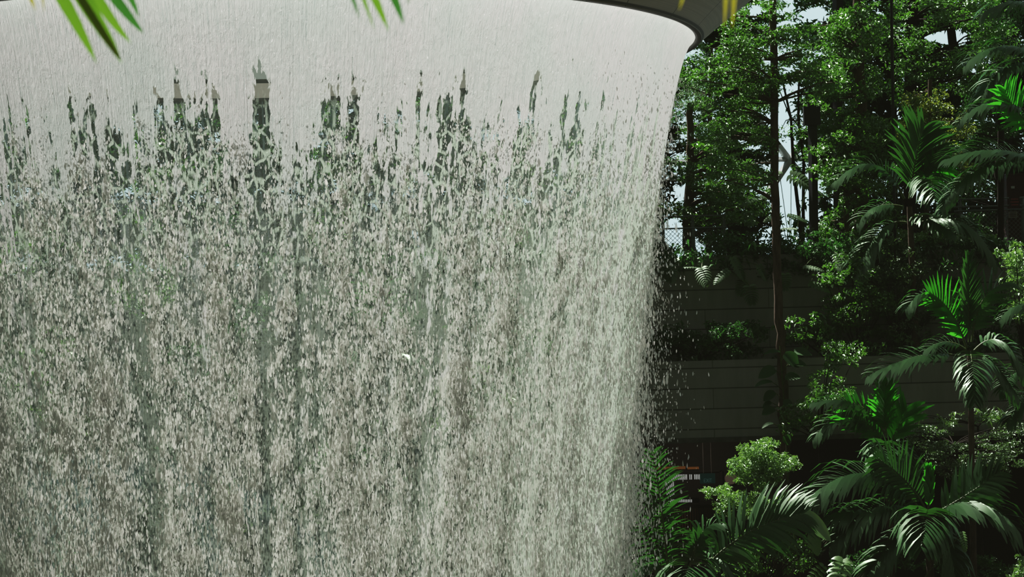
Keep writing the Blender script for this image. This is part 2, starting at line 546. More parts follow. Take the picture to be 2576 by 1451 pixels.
# glass facade with a diagonal grid of beams, far behind the trees
YF = 73.0
b = Buf()
fx0, fx1, fz0, fz1 = -13.5, 15.5, z_up_top - 0.04, 16.0
b.add([[fx0, YF, fz0], [fx1, YF, fz0], [fx1, YF, fz1], [fx0, YF, fz1]], [[0, 1, 2, 3]])
facade = struct(b.build('window_1', MAT['glass']))
b = Buf()
sp_ = 5.2
k = -10
for i in range(-7, 9):
    for sgn in (1, -1):
        xb = i * sp_
        p0 = np.array([xb, YF + 0.15, fz0]); p1 = np.array([xb + sgn * (fz1 - fz0) * 0.72, YF + 0.15, fz1])
        b.tube([p0, (p0 + p1) / 2, p1], 0.10, 4)
for zz in np.arange(fz0 + 0.05, fz1, 3.6):
    b.tube([[fx0, YF + 0.15, zz], [0, YF + 0.15, zz], [fx1, YF + 0.15, zz]], 0.07, 4)
o = b.build('window_frame', MAT['beam_grey'], facade)

# ------------------------------------------------------------------ the funnel roof and its rim
D, R, XC, HR = 34.0, 5.64, -3.15, 4.49
C0 = np.array([XC, D, 0])


def revolve(name, prof, m, parent, th0=0.0, th1=2 * np.pi, n=256, smooth=True):
    """prof: list of (radius, z); returns the surface of revolution with a metre UV"""
    prof = np.asarray(prof, float)
    th = np.linspace(th0, th1, n + 1)
    r = prof[:, 0]; z = prof[:, 1]
    s = np.concatenate([[0], np.cumsum(np.hypot(np.diff(r), np.diff(z)))])
    P = np.stack([XC + r[:, None] * np.cos(th)[None], D + r[:, None] * np.sin(th)[None], np.repeat(z[:, None], n + 1, 1)], -1)
    uv = np.stack([np.repeat((th * R)[None], len(r), 0), np.repeat(s[:, None], n + 1, 1)], -1)
    i = np.arange(len(r) - 1)[:, None] * (n + 1); j = np.arange(n)[None]
    f = np.stack([i + j, i + j + 1, i + n + 2 + j, i + n + 1 + j], -1).reshape(-1, 4)
    b = Buf(); b.add(P.reshape(-1, 3), f)
    return b.build(name, m, parent, smooth, uv.reshape(-1, 2))


roof = empty('funnel_roof', (XC, D, HR), 'round metal roof funnel whose open rim lets the waterfall drop through', 'roof funnel')
t = np.linspace(0, 1, 24)
soff = [(R + 0.02 + 3.95 * x ** 1.08, HR - 0.02 + 2.9 * x ** 1.02) for x in t]
revolve('soffit', soff, MAT['soffit'], roof)
o = revolve('rim_edge', [(R - 0.05, HR + 0.05), (R - 0.05, HR - 0.012), (R - 0.01, HR - 0.03), (R + 0.03, HR - 0.02)], MAT['band_dark'], roof)
z = HR + 0.0
revolve('inner_lip', [(R - 0.02, z + 0.0), (R + 0.02, z + 0.28)], MAT['lip_beige'], roof)
revolve('shadow_gap', [(R + 0.02, z + 0.28), (R + 0.10, z + 0.30), (R + 0.10, z + 0.345)], MAT['band_dark'], roof)
revolve('inner_panel', [(R + 0.04, z + 0.345), (R + 0.06, z + 0.97)], MAT['panel_mint'], roof)
revolve('slot_strip', [(R + 0.06, z + 0.97), (R + 0.12, z + 0.985), (R + 0.12, z + 1.05)], MAT['band_dark'], roof)
revolve('white_strip', [(R + 0.09, z + 1.05), (R + 0.09, z + 1.13)], MAT['strip_white'], roof)
revolve('upper_panel', [(R + 0.12, z + 1.13), (R + 0.4, z + 2.0), (R + 1.4, z + 2.6), (R + 3.8, z + 2.95)], MAT['panel_pale'], roof)

# ------------------------------------------------------------------ the waterfall
VIN = 0.348
ZPOOL = FLOOR


def rad_at(d):
    return R - 0.05 - VIN * np.maximum(d, 0) ** 0.634


fall = empty('waterfall', (XC, D, ZPOOL), 'tall white waterfall dropping as a ring of water from the round roof rim', 'waterfall')


def water_sheet(name, m, a0, a1, n, jit):
    th = np.linspace(a0, a1, n + 1)
    d = np.concatenate([np.linspace(0, 0.5, 12) ** 1.0, np.linspace(0.6, HR - ZPOOL - 0.02, 60)])
    rr = rad_at(d)
    # shallow vertical folds in the sheet
    ph = np.zeros(n + 1)
    for kf, am in ((23, 1.0), (61, 0.6), (140, 0.35), (300, 0.2)):
        ph += am * np.sin(th * kf + rng.uniform(0, 6))
    off = jit * ph[None] * np.clip(d / 1.2, 0, 1)[:, None]
    rad = rr[:, None] + off
    P = np.stack([XC + rad * np.cos(th)[None], D + rad * np.sin(th)[None], np.repeat((HR - d)[:, None], n + 1, 1)], -1)
    uv = np.stack([np.repeat((th * R)[None], len(d), 0), np.repeat(d[:, None], n + 1, 1)], -1)
    i = np.arange(len(d) - 1)[:, None] * (n + 1); j = np.arange(n)[None]
    f = np.stack([i + j, i + j + 1, i + n + 2 + j, i + n + 1 + j], -1).reshape(-1, 4)
    b = Buf(); b.add(P.reshape(-1, 3), f)
    return b.build(name, m, fall, True, uv.reshape(-1, 2))


water_sheet('water_sheet', MAT['water_near'], math.radians(-200), math.radians(20), 700, 0.008)
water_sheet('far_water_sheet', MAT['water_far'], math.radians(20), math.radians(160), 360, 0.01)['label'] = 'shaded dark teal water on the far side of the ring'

def drops(name, P, w, l, lab=None):
    """thin curved flakes of water, longer than wide, turned every way"""
    n = len(P)
    k = np.array([[0, 0, 1.15], [0.8, 0, 0.25], [0.75, 0, -0.4], [0, 0, -1.0], [-0.75, 0, -0.4], [-0.8, 0, 0.25], [0, 0.5, 0.0]])
    V = k[None] * np.stack([w, w, l], -1)[:, None]
    V = V * (1 + rng.normal(0, 0.16, (n, 7, 1)))
    a = rng.uniform(-1.1, 1.1, n) + np.where(rng.uniform(size=n) < 0.5, 0, np.pi)
    ca, sa = np.cos(a)[:, None], np.sin(a)[:, None]
    x = V[..., 0] * ca - V[..., 1] * sa
    y = V[..., 0] * sa + V[..., 1] * ca
    zz = V[..., 2]
    x = x + zz * rng.normal(0, 0.10, n)[:, None]
    V = np.stack([x, y, zz], -1) + P[:, None]
    T = np.array([[0, 1, 6, 5], [1, 2, 3, 6], [5, 6, 3, 4]])
    b = Buf(); b.add(V.reshape(-1, 3), (T[None] + 7 * np.arange(n)[:, None, None]).reshape(-1, 4))
    o = b.build(name, MAT['drop'], fall, True)
    tag(o, lab, None, None, 'stuff')
    return o


def column_weight(u):
    return (np.sin(u * 3.3) + np.sin(u * 7.7 + 1.3) + np.sin(u * 14.9 + 4.0) + np.sin(u * 25.0 + 2.2)) / 4


def spray(n, a0, a1, clump):
    th = rng.uniform(a0, a1, n * 2)
    d = 1.35 + (6.9 - 1.35) * rng.power(1.5, n * 2)
    keep = rng.uniform(0, 1, n * 2) < 0.42 + 0.75 * column_weight(th * R)
    th, d = th[keep][:n], d[keep][:n]
    if clump:
        nc = len(th) // 22
        u, q = th[:nc] * R, d[:nc]
        cloud = (np.sin(u * 6.3 + 1.7 * np.sin(q * 2.3)) + np.sin(q * 5.1 + 2.1 * np.sin(u * 3.7)) + np.sin(u * 13.0 - q * 7.0) + np.sin(u * 9.0 + q * 11.0)) / 4
        pw = np.clip(0.45 + 0.9 * cloud, 0.03, None); pw /= pw.sum()
        idx = rng.choice(nc, len(th), p=pw)
        sx = rng.uniform(0.015, 0.075, nc); sz = rng.uniform(0.03, 0.17, nc)
        th = th[idx] + rng.normal(0, 1, len(th)) * sx[idx] / R
        d = d[idx] + rng.normal(0, 1, len(th)) * sz[idx]
    d = np.maximum(d, 1.1)
    sg = 0.02 + 0.035 * np.clip(d - 1, 0, 6)
    r = rad_at(d) + (rng.normal(0, 1, len(th)) - 0.7) * sg
    return np.stack([XC + r * np.cos(th), D + r * np.sin(th), HR - d], -1), d


A0, A1 = math.radians(-152), math.radians(18)
Pa, da = spray(72000, A0, A1, False)
Pb, db = spray(125000, A0, A1, True)
P = np.concatenate([Pa, Pb]); d = np.concatenate([da, db])
w = 0.0076 * rng.lognormal(0, 0.42, len(P)) * np.interp(d, [1, 2.2, 7], [0.9, 1.15, 0.9])
l = w * np.interp(d, [1, 2.2, 7], [1.2, 2.0, 3.2]) * rng.uniform(0.6, 1.4, len(P))
drops('spray', P, w, l, 'falling white drops and streaks of spray')
# a few bright beads thrown off the smooth upper sheet, and the loose fringe at its right side
n = 1200
th = rng.uniform(A0, math.radians(5), n); dd = 1.0 + 1.8 * rng.power(1.3, n)
r = rad_at(dd) + np.abs(rng.normal(0, 0.05, n)) + 0.015
P = np.stack([XC + r * np.cos(th), D + r * np.sin(th), HR - dd], -1)
w = 0.006 * rng.lognormal(0, 0.5, n)
drops('beads', P, w, w * rng.uniform(1.0, 2.4, n), 'round beads of water thrown off where the smooth sheet breaks up')
n = 6500
th = np.radians(rng.uniform(-38, 25, n)); dd = 0.5 + 6.4 * rng.power(1.3, n)
r = rad_at(dd) + np.abs(rng.normal(0, 1, n)) * (0.05 + 0.06 * np.clip(dd, 0, 5))
P = np.stack([XC + r * np.cos(th), D + r * np.sin(th), HR - dd], -1)
w = 0.0065 * rng.lognormal(0, 0.4, n)
drops('fringe', P, w, w * rng.uniform(1.4, 3.2, n), 'loose outer drops along the edge of the fall')

# ------------------------------------------------------------------ foliage
GAPS = [(1688, 590, 42, 58), (1980, 335, 24, 66), (1972, 455, 24, 72), (2040, 478, 36, 32), (2035, 537, 44, 18),
        (2048, 34, 44, 24), (1975, 250, 20, 34), (2395, 92, 50, 26), (2345, 92, 26, 12), (2552, 462, 26, 20), (1900, 26, 20, 18),
        (2100, 500, 12, 24), (1742, 350, 12, 8), (1870, 355, 14, 8), (1750, 615, 12, 18), (2450, 178, 12, 8), (2560, 520, 30, 60), (1895, 370, 20, 7)]


def in_gap(P, grow=1.0):
    x, y = proj(P)
    g = np.zeros(len(P), bool)
    for cx, cy, rx, ry in GAPS:
        e = ((x - cx) / (rx * grow)) ** 2 + ((y - cy) / (ry * grow)) ** 2
        g |= e < rng.uniform(0.45, 1.7, len(P))
    return g


def rest_z(Y):
    """height of the ground a plant stands on at distance Y"""
    return z_up_top - 0.05 if Y > YU + 0.3 else (z_low_top - 0.05 if Y > YL + 0.35 else FLOOR)


def leaves(b, c, rad, n, size, up=1.0, gaps=True, aspect=0.45, mi=0, tilt=None, droop=0.25):
    """n leaf blades inside an ellipsoid"""
    p = norm(rng.normal(0, 1, (n, 3))) * rng.uniform(0.25, 1.0, (n, 1)) ** 0.6
    p = p * np.asarray(rad, float)
    if tilt is not None:
        p[:, 2] += p[:, 0] * tilt
    p = p + np.asarray(c, float)
    if gaps:
        p = p[~in_gap(p)]
        n = len(p)
        if n == 0:
            return
    nn = norm(rng.normal(0, 1, (n, 3)) * 0.75 + np.array([0, -0.15, up]))
    a = norm(np.cross(nn, norm(rng.normal(0, 1, (n, 3)))))
    w = np.cross(nn, a)
    L = size * rng.uniform(0.6, 1.35, (n, 1)); wd = L * aspect * rng.uniform(0.8, 1.2, (n, 1))
    dz = np.array([0, 0, 1.0])
    v = np.stack([p - a * L * 0.5, p + w * wd * 0.5 + nn * wd * 0.12, p + a * L * 0.55 - dz * L * droop, p - w * wd * 0.5 + nn * wd * 0.12], 1)
    f = np.arange(4 * n).reshape(n, 4)
    b.add(v.reshape(-1, 3), f, mi)


def px_m(Y):
    return Y / F


def tree(name, label, cat, trunk, regions, m, Y, leaf=0.075, per=95, disc=(44, 12), trunk_m='bark', group=None, depth=1.4,
         up=1.0, gaps=True, branch=True, aspect=0.45):
    """trunk: list of (px, py, radius_px); regions: (cx, cy, rx, ry, number of leaf plates)"""
    s = px_m(Y)
    pts = np.array([at(x, y, Y) for x, y, _ in trunk])
    pts[-1][2] = rest_z(Y)
    root = empty(name, pts[-1], label, cat, group)
    tb = Buf()
    # refine the trunk line a little
    tt = np.linspace(0, len(pts) - 1, 6 * (len(pts) - 1) + 1)
    fine = np.stack([np.interp(tt, np.arange(len(pts)), pts[:, k]) for k in range(3)], 1)
    rr = np.interp(tt, np.arange(len(pts)), [r * s for _, _, r in trunk])
    fine[1:-1] += rng.normal(0, 1, (len(fine) - 2, 3)) * rr[1:-1, None] * 0.18
    tb.tube(fine, rr, 9)
    fb = Buf()
    for cx, cy, rx, ry, nd in regions:
        for _ in range(nd):
            ang, q = rng.uniform(0, 2 * np.pi), rng.uniform(0, 1) ** 0.5
            x, y = cx + rx * q * math.cos(ang), cy + ry * q * math.sin(ang)
            yy = Y + rng.uniform(-depth, depth)
            c = at(x, y, yy)
            k = rng.uniform(0.6, 1.35)
            rdx = disc[0] * s * k; rdz = disc[1] * s * k
            leaves(fb, c, (rdx, rdx, rdz), int(per * k), leaf, up, gaps, aspect, tilt=rng.normal(0, 0.22))
            if branch and rng.uniform() < 0.6:
                # a bough from the trunk to the plate
                j = np.argmin(np.abs(fine[:, 2] - (c[2] - 0.25 * abs(c[0] - fine[len(fine) // 2, 0]))))
                p0 = fine[j]; p1 = c - np.array([0, 0, rdz * 0.5])
                mid = (p0 + p1) / 2 + np.array([0, 0, 0.12 * np.linalg.norm(p1 - p0)]) + rng.normal(0, 0.08, 3)
                if in_gap(np.array([p1, mid]), 0.9).any():
                    continue
                r0 = max(0.012, min(rr[j] * 0.35, 0.03))
                u = np.linspace(0, 1, 6)[:, None]
                tb.tube((1 - u) ** 2 * p0 + 2 * u * (1 - u) * mid + u ** 2 * p1, np.linspace(r0, 0.006, 6), 5, cap=False)
    tb.build('trunk', MAT[trunk_m], root, True)
    fb.build('foliage', MAT[m], root)
    return root


def shrub(name, label, cat, regions, m, Y, leaf=0.08, per=60, disc=(24, 16), base=None, group=None, depth=0.6, up=0.8, gaps=False, aspect=0.45):
    s = px_m(Y)
    allx = [r[0] for r in regions]; ally = [r[1] + r[3] for r in regions]
    bx, by = base or (sum(allx) / len(allx), max(ally) + 12)
    bp = at(bx, by, Y)
    zr = rest_z(Y)
    fb, tb = Buf(), Buf()
    if bp[2] > zr:
        tb.tube([[bp[0], bp[1], zr], [bp[0], bp[1], (zr + bp[2]) / 2], bp], [0.03, 0.026, 0.02], 5)
    else:
        bp[2] = zr
    root = empty(name, (bp[0], bp[1], zr), label, cat, group)
    for cx, cy, rx, ry, nd in regions:
        for i in range(nd):
            ang, q = rng.uniform(0, 2 * np.pi), rng.uniform(0, 1) ** 0.5
            yy = Y + rng.uniform(-depth, depth)
            c = at(cx + rx * q * math.cos(ang), cy + ry * q * math.sin(ang), yy)
            k = rng.uniform(0.6, 1.3)
            leaves(fb, c, (disc[0] * s * k, disc[0] * s * k, disc[1] * s * k), int(per * k), leaf, up, gaps, aspect, tilt=rng.normal(0, 0.2))
            if i % 4 == 0:
                u = np.linspace(0, 1, 5)[:, None]
                mid = (bp + c) / 2 + np.array([0, 0, 0.1])
                tb.tube((1 - u) ** 2 * bp + 2 * u * (1 - u) * mid + u ** 2 * c, np.linspace(0.014, 0.005, 5), 4, cap=False)
    tb.build('stem', MAT['bark_dark'], root)
    fb.build('foliage', MAT[m], root)
    return root


# --- trees on the upper terrace, behind the fence
tree('slender_tree', 'tall thin trunked tree with tiered leaf layers in front of the concrete walls', 'tree',
     [(1944, -60, 9), (1947, 260, 10), (1952, 560, 11), (1955, 720, 11), (1966, 900, 12), (1974, 1110, 13), (1982, 1480, 15)],
     [(1900, 60, 120, 60, 26), (1830, 165, 110, 60, 32), (1960, 150, 110, 80, 26), (1870, 260, 110, 50, 26), (2060, 170, 80, 60, 20),
      (1850, 350, 110, 40, 20), (1880, 440, 110, 34, 18)], 'leaf_tree', 51.55, 0.078, 105, (46, 11), depth=0.9)
tree('layered_tree', 'leafy tree with flat green tiers right beside the edge of the waterfall', 'tree',
     [(1738, 260, 8), (1736, 440, 11), (1733, 560, 15), (1730, 650, 19)],
     [(1790, 430, 95, 50, 34), (1760, 510, 90, 40, 30), (1850, 520, 90, 40, 24), (1800, 340, 90, 40, 20), (1780, 560, 60, 20, 10)],
     'leaf_tree', 57.0, 0.075, 105, (40, 10))
tree('feathery_tree', 'soft pale feathery tree behind the dripping fringe of the waterfall', 'tree',
     [(1790, 120, 4), (1786, 360, 7), (1782, 645, 9)],
     [(1755, 190, 60, 60, 20), (1760, 270, 70, 50, 22), (1790, 350, 70, 50, 18)], 'leaf_feather', 58.5, 0.055, 150, (34, 13), aspect=0.25)
tree('broadleaf_tree', 'dense broadleaf tree left of the thin dark pole, its glossy leaves lit from above', 'tree',
     [(2160, -40, 12), (2165, 300, 15), (2160, 650, 18)],
     [(2130, 90, 110, 60, 36), (2150, 170, 90, 60, 30), (2120, 260, 90, 40, 24), (2170, 60, 60, 50, 14), (2140, 330, 90, 40, 22), (2180, 360, 60, 60, 16)],
     'leaf_tree', 56.0, 0.095, 95, (38, 15))
tree('canopy_tree', 'high dark canopy tree right of the thin dark pole at the top', 'tree',
     [(2300, -40, 14), (2290, 250, 16), (2285, 650, 18)],
     [(2330, 40, 90, 50, 30), (2430, 30, 90, 40, 26), (2310, 130, 60, 60, 20), (2480, 120, 80, 60, 24), (2420, 190, 100, 40, 30), (2300, 230, 60, 50, 18)],
     'leaf_tree', 58.0, 0.085, 100, (40, 14), 'bark_dark')
tree('yellowing_tree', 'small tree with yellow green leaf clusters above the palm with arching fronds', 'tree',
     [(2340, 200, 5), (2335, 380, 7), (2330, 645, 8)],
     [(2330, 270, 60, 40, 20), (2300, 330, 50, 40, 18), (2380, 320, 60, 40, 18), (2330, 390, 60, 40, 14), (2390, 420, 50, 60, 14)],
     'leaf_yellow', 55.0, 0.075, 70, (28, 14))
tree('glossy_tree', 'low bushy tree with bright glossy leaves behind the arching palm, beside the dark signal post', 'tree',
     [(2130, 380, 6), (2132, 540, 8), (2135, 655, 10)],
     [(2110, 400, 70, 60, 28), (2180, 330, 60, 40, 18), (2130, 460, 80, 50, 26), (2200, 430, 50, 60, 16), (2160, 560, 100, 50, 26)],
     'leaf_tree', 55.2, 0.085, 90, (32, 14))
tree('dark_tree', 'shaded tree at the right end behind the long drooping fronds', 'tree',
     [(2520, 120, 10), (2518, 400, 12), (2514, 700, 13)],
     [(2500, 280, 70, 60, 22), (2440, 350, 60, 40, 16), (2540, 60, 50, 40, 14), (2440, 480, 70, 60, 22), (2420, 570, 60, 30, 14)],
     'leaf_shade', 58.8, 0.08, 100, (38, 15), 'bark_dark')
# slim trunks seen against the bright facade
for i, (pts, lab) in enumerate([
    ([(1968, 200, 2.5), (1990, 300, 3.5), (1996, 420, 4.5), (2012, 560, 5), (2020, 645, 6)], 'slim bare trunk leaning against the bright glass, just right of the tall thin tree'),
    ([(2010, 190, 2.5), (2008, 300, 3.5), (2022, 400, 4), (2018, 645, 5)], 'slim upright trunk in front of the bright glass, left of the dark signal post'),
    ([(1845, 380, 4), (1838, 480, 5), (1832, 645, 6)], 'pale straight young trunk behind the leaf tiers, right of the waterfall')]):
    Yq = 60 + i
    P = [at(x, y, Yq) for x, y, _ in pts]
    P[-1][2] = rest_z(Yq)
    root = empty('sapling', P[-1], lab, 'tree', 'slim trunks before the glass')
    tb, fb = Buf(), Buf()
    tb.tube(P, [r * px_m(Yq) for _, _, r in pts], 7)
    for k in range(5):
        x, y, r = pts[min(k, 1)]
        q = at(x + rng.uniform(-40, 40), y + rng.uniform(-30, 60), Yq)
        tb.tube([P[1], (P[1] + q) / 2 + [0, 0, 0.1], q], [0.02, 0.012, 0.006], 5, cap=False)
        leaves(fb, q, (0.35, 0.35, 0.14), 60, 0.08, 1.0, False)
    tb.build('trunk', MAT['bark_dark'], root, True)
    fb.build('foliage', MAT['leaf_tree'], root)
# deep woods that close the view between the nearer trees
for i, (cx, lab) in enumerate([
    (1625, 'dim tree far back by the edge of the waterfall'),
    (1840, 'dim tree far back behind the flat leaf tiers'),
    (2110, 'dim tree far back between the signal post and the thin pole'),
    (2240, 'dim tree far back directly behind the thin dark pole'),
    (2390, 'dim tree far back behind the yellowing tree'),
    (2540, 'dim tree far back at the right end by the maroon cabinet'),
    (-40, 'dim tree far back behind the waterfall at the far left margin'),
    (250, 'dim tree far back behind the waterfall, below the longest blurred leaf tips'),
    (560, 'dim tree far back behind the waterfall, over the small veiled fan palm'),
    (860, 'dim tree far back behind the waterfall, over the pale veiled palm'),
    (1160, 'dim tree far back behind the waterfall, right of the pale veiled palm'),
    (1450, 'dim tree far back behind the right part of the waterfall')]):
    wd = 95 if i < 6 else 180
    k = 1 if i < 6 else 1.5
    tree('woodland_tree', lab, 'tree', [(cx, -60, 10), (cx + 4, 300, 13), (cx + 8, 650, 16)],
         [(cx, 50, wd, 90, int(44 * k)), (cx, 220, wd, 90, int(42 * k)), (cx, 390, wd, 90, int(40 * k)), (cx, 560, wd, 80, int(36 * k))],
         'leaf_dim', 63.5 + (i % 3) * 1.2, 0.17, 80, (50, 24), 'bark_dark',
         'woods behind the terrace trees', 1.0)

# --- greenery behind the waterfall, seen through it
for i, (cx, lab) in enumerate([
    (-40, 'tree seen through the waterfall at the far left'),
    (190, 'tree seen through the waterfall below the long blurred leaf tips'),
    (420, 'tree seen through the waterfall left of its middle'),
    (660, 'tree seen through the waterfall above the hidden pale palm, on its left'),
    (900, 'tree seen through the waterfall straight above the hidden pale palm'),
    (1130, 'tree seen through the waterfall right of the hidden pale palm'),
    (1350, 'tree seen through the right part of the waterfall'),
    (1560, 'tree seen through the dense right edge of the waterfall')]):
    tree('veiled_tree', lab, 'tree', [(cx, 120, 10), (cx + 6, 420, 13), (cx + 10, 660, 16)],
         [(cx, 280, 120, 80, 24), (cx, 420, 125, 80, 34), (cx, 570, 125, 60, 36), (cx, 628, 130, 26, 24)], ['leaf_tree', 'leaf_shade'][i % 2], 56.5 + 1.3 * (i % 3), 0.13, 90, (46, 20), 'bark_dark',
         'trees seen through the waterfall', 1.4, gaps=False)
for i, (cx, cy, rx, ry, m, lab) in enumerate([
    (90, 640, 110, 60, 'leaf_tree', 'green shrub behind the water at the far left, on the upper terrace edge'),
    (330, 720, 120, 70, 'leaf_tree', 'green shrub behind the left half of the water, hanging over the upper wall'),
    (80, 900, 130, 80, 'leaf_tree', 'low shrub behind the water at the far left, on the planter ledge'),
    (480, 960, 120, 90, 'leaf_shade', 'dark shrub behind the water on the planter ledge, left of the hidden palm'),
    (120, 1050, 110, 60, 'leaf_bright', 'pale leafed shrub behind the water at the lower left'),
    (500, 1290, 150, 70, 'leaf_bright', 'broad light green shrub behind the bottom of the water, left of middle'),
    (120, 1380, 140, 70, 'leaf_tree', 'green shrub behind the water in the bottom left corner'),
    (760, 1290, 110, 60, 'leaf_small', 'grey green shrub behind the bottom of the water, below the hidden palm'),
    (1180, 1010, 90, 80, 'leaf_bright', 'light green climber behind the water, right of the hidden palm'),
    (1150, 1330, 130, 80, 'leaf_tree', 'green shrub behind the bottom of the water, right of middle'),
    (1360, 880, 100, 70, 'leaf_tree', 'green shrub behind the right part of the water, on the planter ledge'),
    (640, 800, 120, 70, 'leaf_shade', 'dark shrub behind the water on the planter ledge, between the two veiled palms'),
    (1200, 760, 120, 80, 'leaf_shade', 'dark shrub behind the water hanging on the upper wall, right of the pale palm'),
    (1490, 760, 110, 80, 'leaf_shade', 'dark shrub behind the dense right edge of the water, on the upper wall'),
    (900, 1150, 160, 90, 'leaf_shade', 'dark shrub behind the middle of the water, below the pale palm'),
    (290, 1180, 160, 80, 'leaf_shade', 'dark shrub behind the lower left of the water, above the broad pale one'),
    (1400, 1080, 140, 90, 'leaf_shade', 'dark shrub behind the right part of the water, on the lower wall'),
    (840, 1400, 140, 50, 'leaf_shade', 'dark shrub behind the very bottom of the water, at its middle'),
    (1380, 1390, 110, 60, 'leaf_shade', 'dark shrub behind the right part of the water, at the bottom')]):
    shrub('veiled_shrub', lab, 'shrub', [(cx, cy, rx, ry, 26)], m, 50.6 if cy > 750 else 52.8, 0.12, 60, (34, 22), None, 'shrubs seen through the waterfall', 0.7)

# --- shrubs between the terraces
shrub('leafy_shrub', 'dark leafy shrub with sunlit specks below the arching palm, left of its trunk', 'shrub',
      [(2130, 700, 70, 70, 26), (2180, 780, 70, 60, 26), (2110, 820, 60, 50, 16)], 'leaf_tree', 52.9, 0.085, 62, (28, 15), (2160, 908))
shrub('tall_shrub', 'tall glossy shrub beside the arching palm trunk, under its crown', 'shrub',
      [(2260, 640, 60, 50, 20), (2240, 720, 70, 70, 26), (2290, 800, 70, 60, 22), (2300, 700, 40, 50, 12)], 'leaf_small', 53.0, 0.08, 55, (26, 14), (2270, 905))
shrub('hanging_shrub', 'shaded greenery hanging over the upper wall behind the tall thin trunk', 'shrub',
      [(1900, 610, 130, 30, 26), (2050, 620, 80, 40, 22), (1960, 660, 110, 40, 20), (2110, 640, 60, 50, 16)], 'leaf_shade', 54.0, 0.085, 62, (30, 14), (1990, 640))
shrub('ledge_shrub', 'low dark row of plants on the planter ledge beside the waterfall', 'shrub',
      [(1690, 850, 60, 34, 20), (1780, 850, 70, 40, 22), (1870, 850, 60, 40, 20)], 'leaf_shade', 52.8, 0.11, 45, (26, 14), (1770, 905), aspect=0.32)
shrub('climbing_shrub', 'small leafed climber on the lower wall, just right of the tall thin trunk', 'shrub',
      [(2090, 970, 50, 50, 20), (2060, 1030, 60, 40, 18), (2010, 1050, 50, 40, 14), (2120, 890, 50, 40, 14)], 'leaf_tree', 50.9, 0.075, 60, (24, 14), (2060, 1110))
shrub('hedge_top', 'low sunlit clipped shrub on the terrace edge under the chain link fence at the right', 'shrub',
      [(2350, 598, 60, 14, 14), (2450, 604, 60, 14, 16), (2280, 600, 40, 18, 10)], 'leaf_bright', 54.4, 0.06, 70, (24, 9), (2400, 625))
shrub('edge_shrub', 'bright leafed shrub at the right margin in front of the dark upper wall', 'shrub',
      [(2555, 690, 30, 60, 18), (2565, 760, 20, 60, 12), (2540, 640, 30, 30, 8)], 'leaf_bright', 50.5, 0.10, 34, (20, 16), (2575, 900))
shrub('ledge_clump', 'leafy clump with pale glints on the planter ledge left of the bright hanging frond', 'shrub',
      [(2010, 830, 60, 30, 10), (2060, 850, 70, 30, 12), (2200, 860, 80, 30, 14)], 'leaf_tree', 52.9, 0.10, 42, (26, 12), (2080, 905))
shrub('dim_shrub', 'shaded shrub behind the spear shaped frond on the right side', 'shrub',
      [(2500, 870, 60, 40, 18), (2380, 690, 40, 30, 6), (2520, 800, 40, 60, 14), (2330, 1000, 60, 40, 16)], 'leaf_shade', 52.85, 0.09, 50, (28, 15), (2480, 930))

# --- lower level
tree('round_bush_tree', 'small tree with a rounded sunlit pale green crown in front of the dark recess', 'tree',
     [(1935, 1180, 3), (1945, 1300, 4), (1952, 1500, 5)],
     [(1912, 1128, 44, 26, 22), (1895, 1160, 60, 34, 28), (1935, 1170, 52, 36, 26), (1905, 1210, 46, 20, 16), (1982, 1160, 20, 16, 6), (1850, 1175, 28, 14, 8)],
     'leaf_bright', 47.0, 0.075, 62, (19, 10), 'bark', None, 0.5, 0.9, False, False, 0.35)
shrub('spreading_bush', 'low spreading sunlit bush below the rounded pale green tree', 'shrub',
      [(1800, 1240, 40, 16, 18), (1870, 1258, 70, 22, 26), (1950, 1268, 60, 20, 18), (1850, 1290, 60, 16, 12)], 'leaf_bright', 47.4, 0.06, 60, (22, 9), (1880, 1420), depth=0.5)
tree('small_leaf_tree', 'spreading tree with tiny grey green leaves on flat dark branches, at the right', 'tree',
     [(2400, 1120, 3), (2430, 1250, 5), (2440, 1500, 6)],
     [(2330, 1095, 60, 30, 22), (2310, 1150, 60, 36, 24), (2400, 1150, 80, 36, 32), (2480, 1130, 80, 40, 32), (2540, 1150, 50, 40, 22), (2360, 1185, 80, 16, 14), (2540, 1090, 40, 24, 10)],
     'leaf_small', 49.0, 0.05, 62, (24, 9), 'bark_dark', None, 0.7, 0.9, False, True, 0.5)
shrub('ground_shrub', 'dark small leafed shrub at the bottom between the two large palms', 'shrub',
      [(1900, 1350, 80, 40, 24), (1960, 1400, 90, 40, 24), (1850, 1420, 60, 40, 18), (2020, 1380, 50, 40, 12)], 'leaf_tree', 46.5, 0.06, 55, (24, 13), (1920, 1490))
shrub('corner_shrub', 'bluish green shrub cut by the bottom right corner', 'shrub',
      [(2562, 1425, 26, 36, 14)], 'leaf_bright', 45.0, 0.07, 50, (18, 14), (2570, 1490))
shrub('grassy_shrub', 'narrow leafed plant on a brown ledge right of the fan of bright fronds', 'shrub',
      [(2480, 1045, 44, 16, 14), (2380, 1055, 40, 14, 8), (2300, 1040, 40, 20, 8)], 'leaf_bright', 50.6, 0.15, 24, (22, 12), (2460, 1072), aspect=0.16)
shrub('bottom_shrub', 'shaded undergrowth plant below the widest palm at the bottom', 'shrub',
      [(2200, 1420, 100, 30, 18), (2420, 1430, 100, 30, 16)], 'leaf_shade', 47.8, 0.10, 50, (30, 16), (2300, 1490))


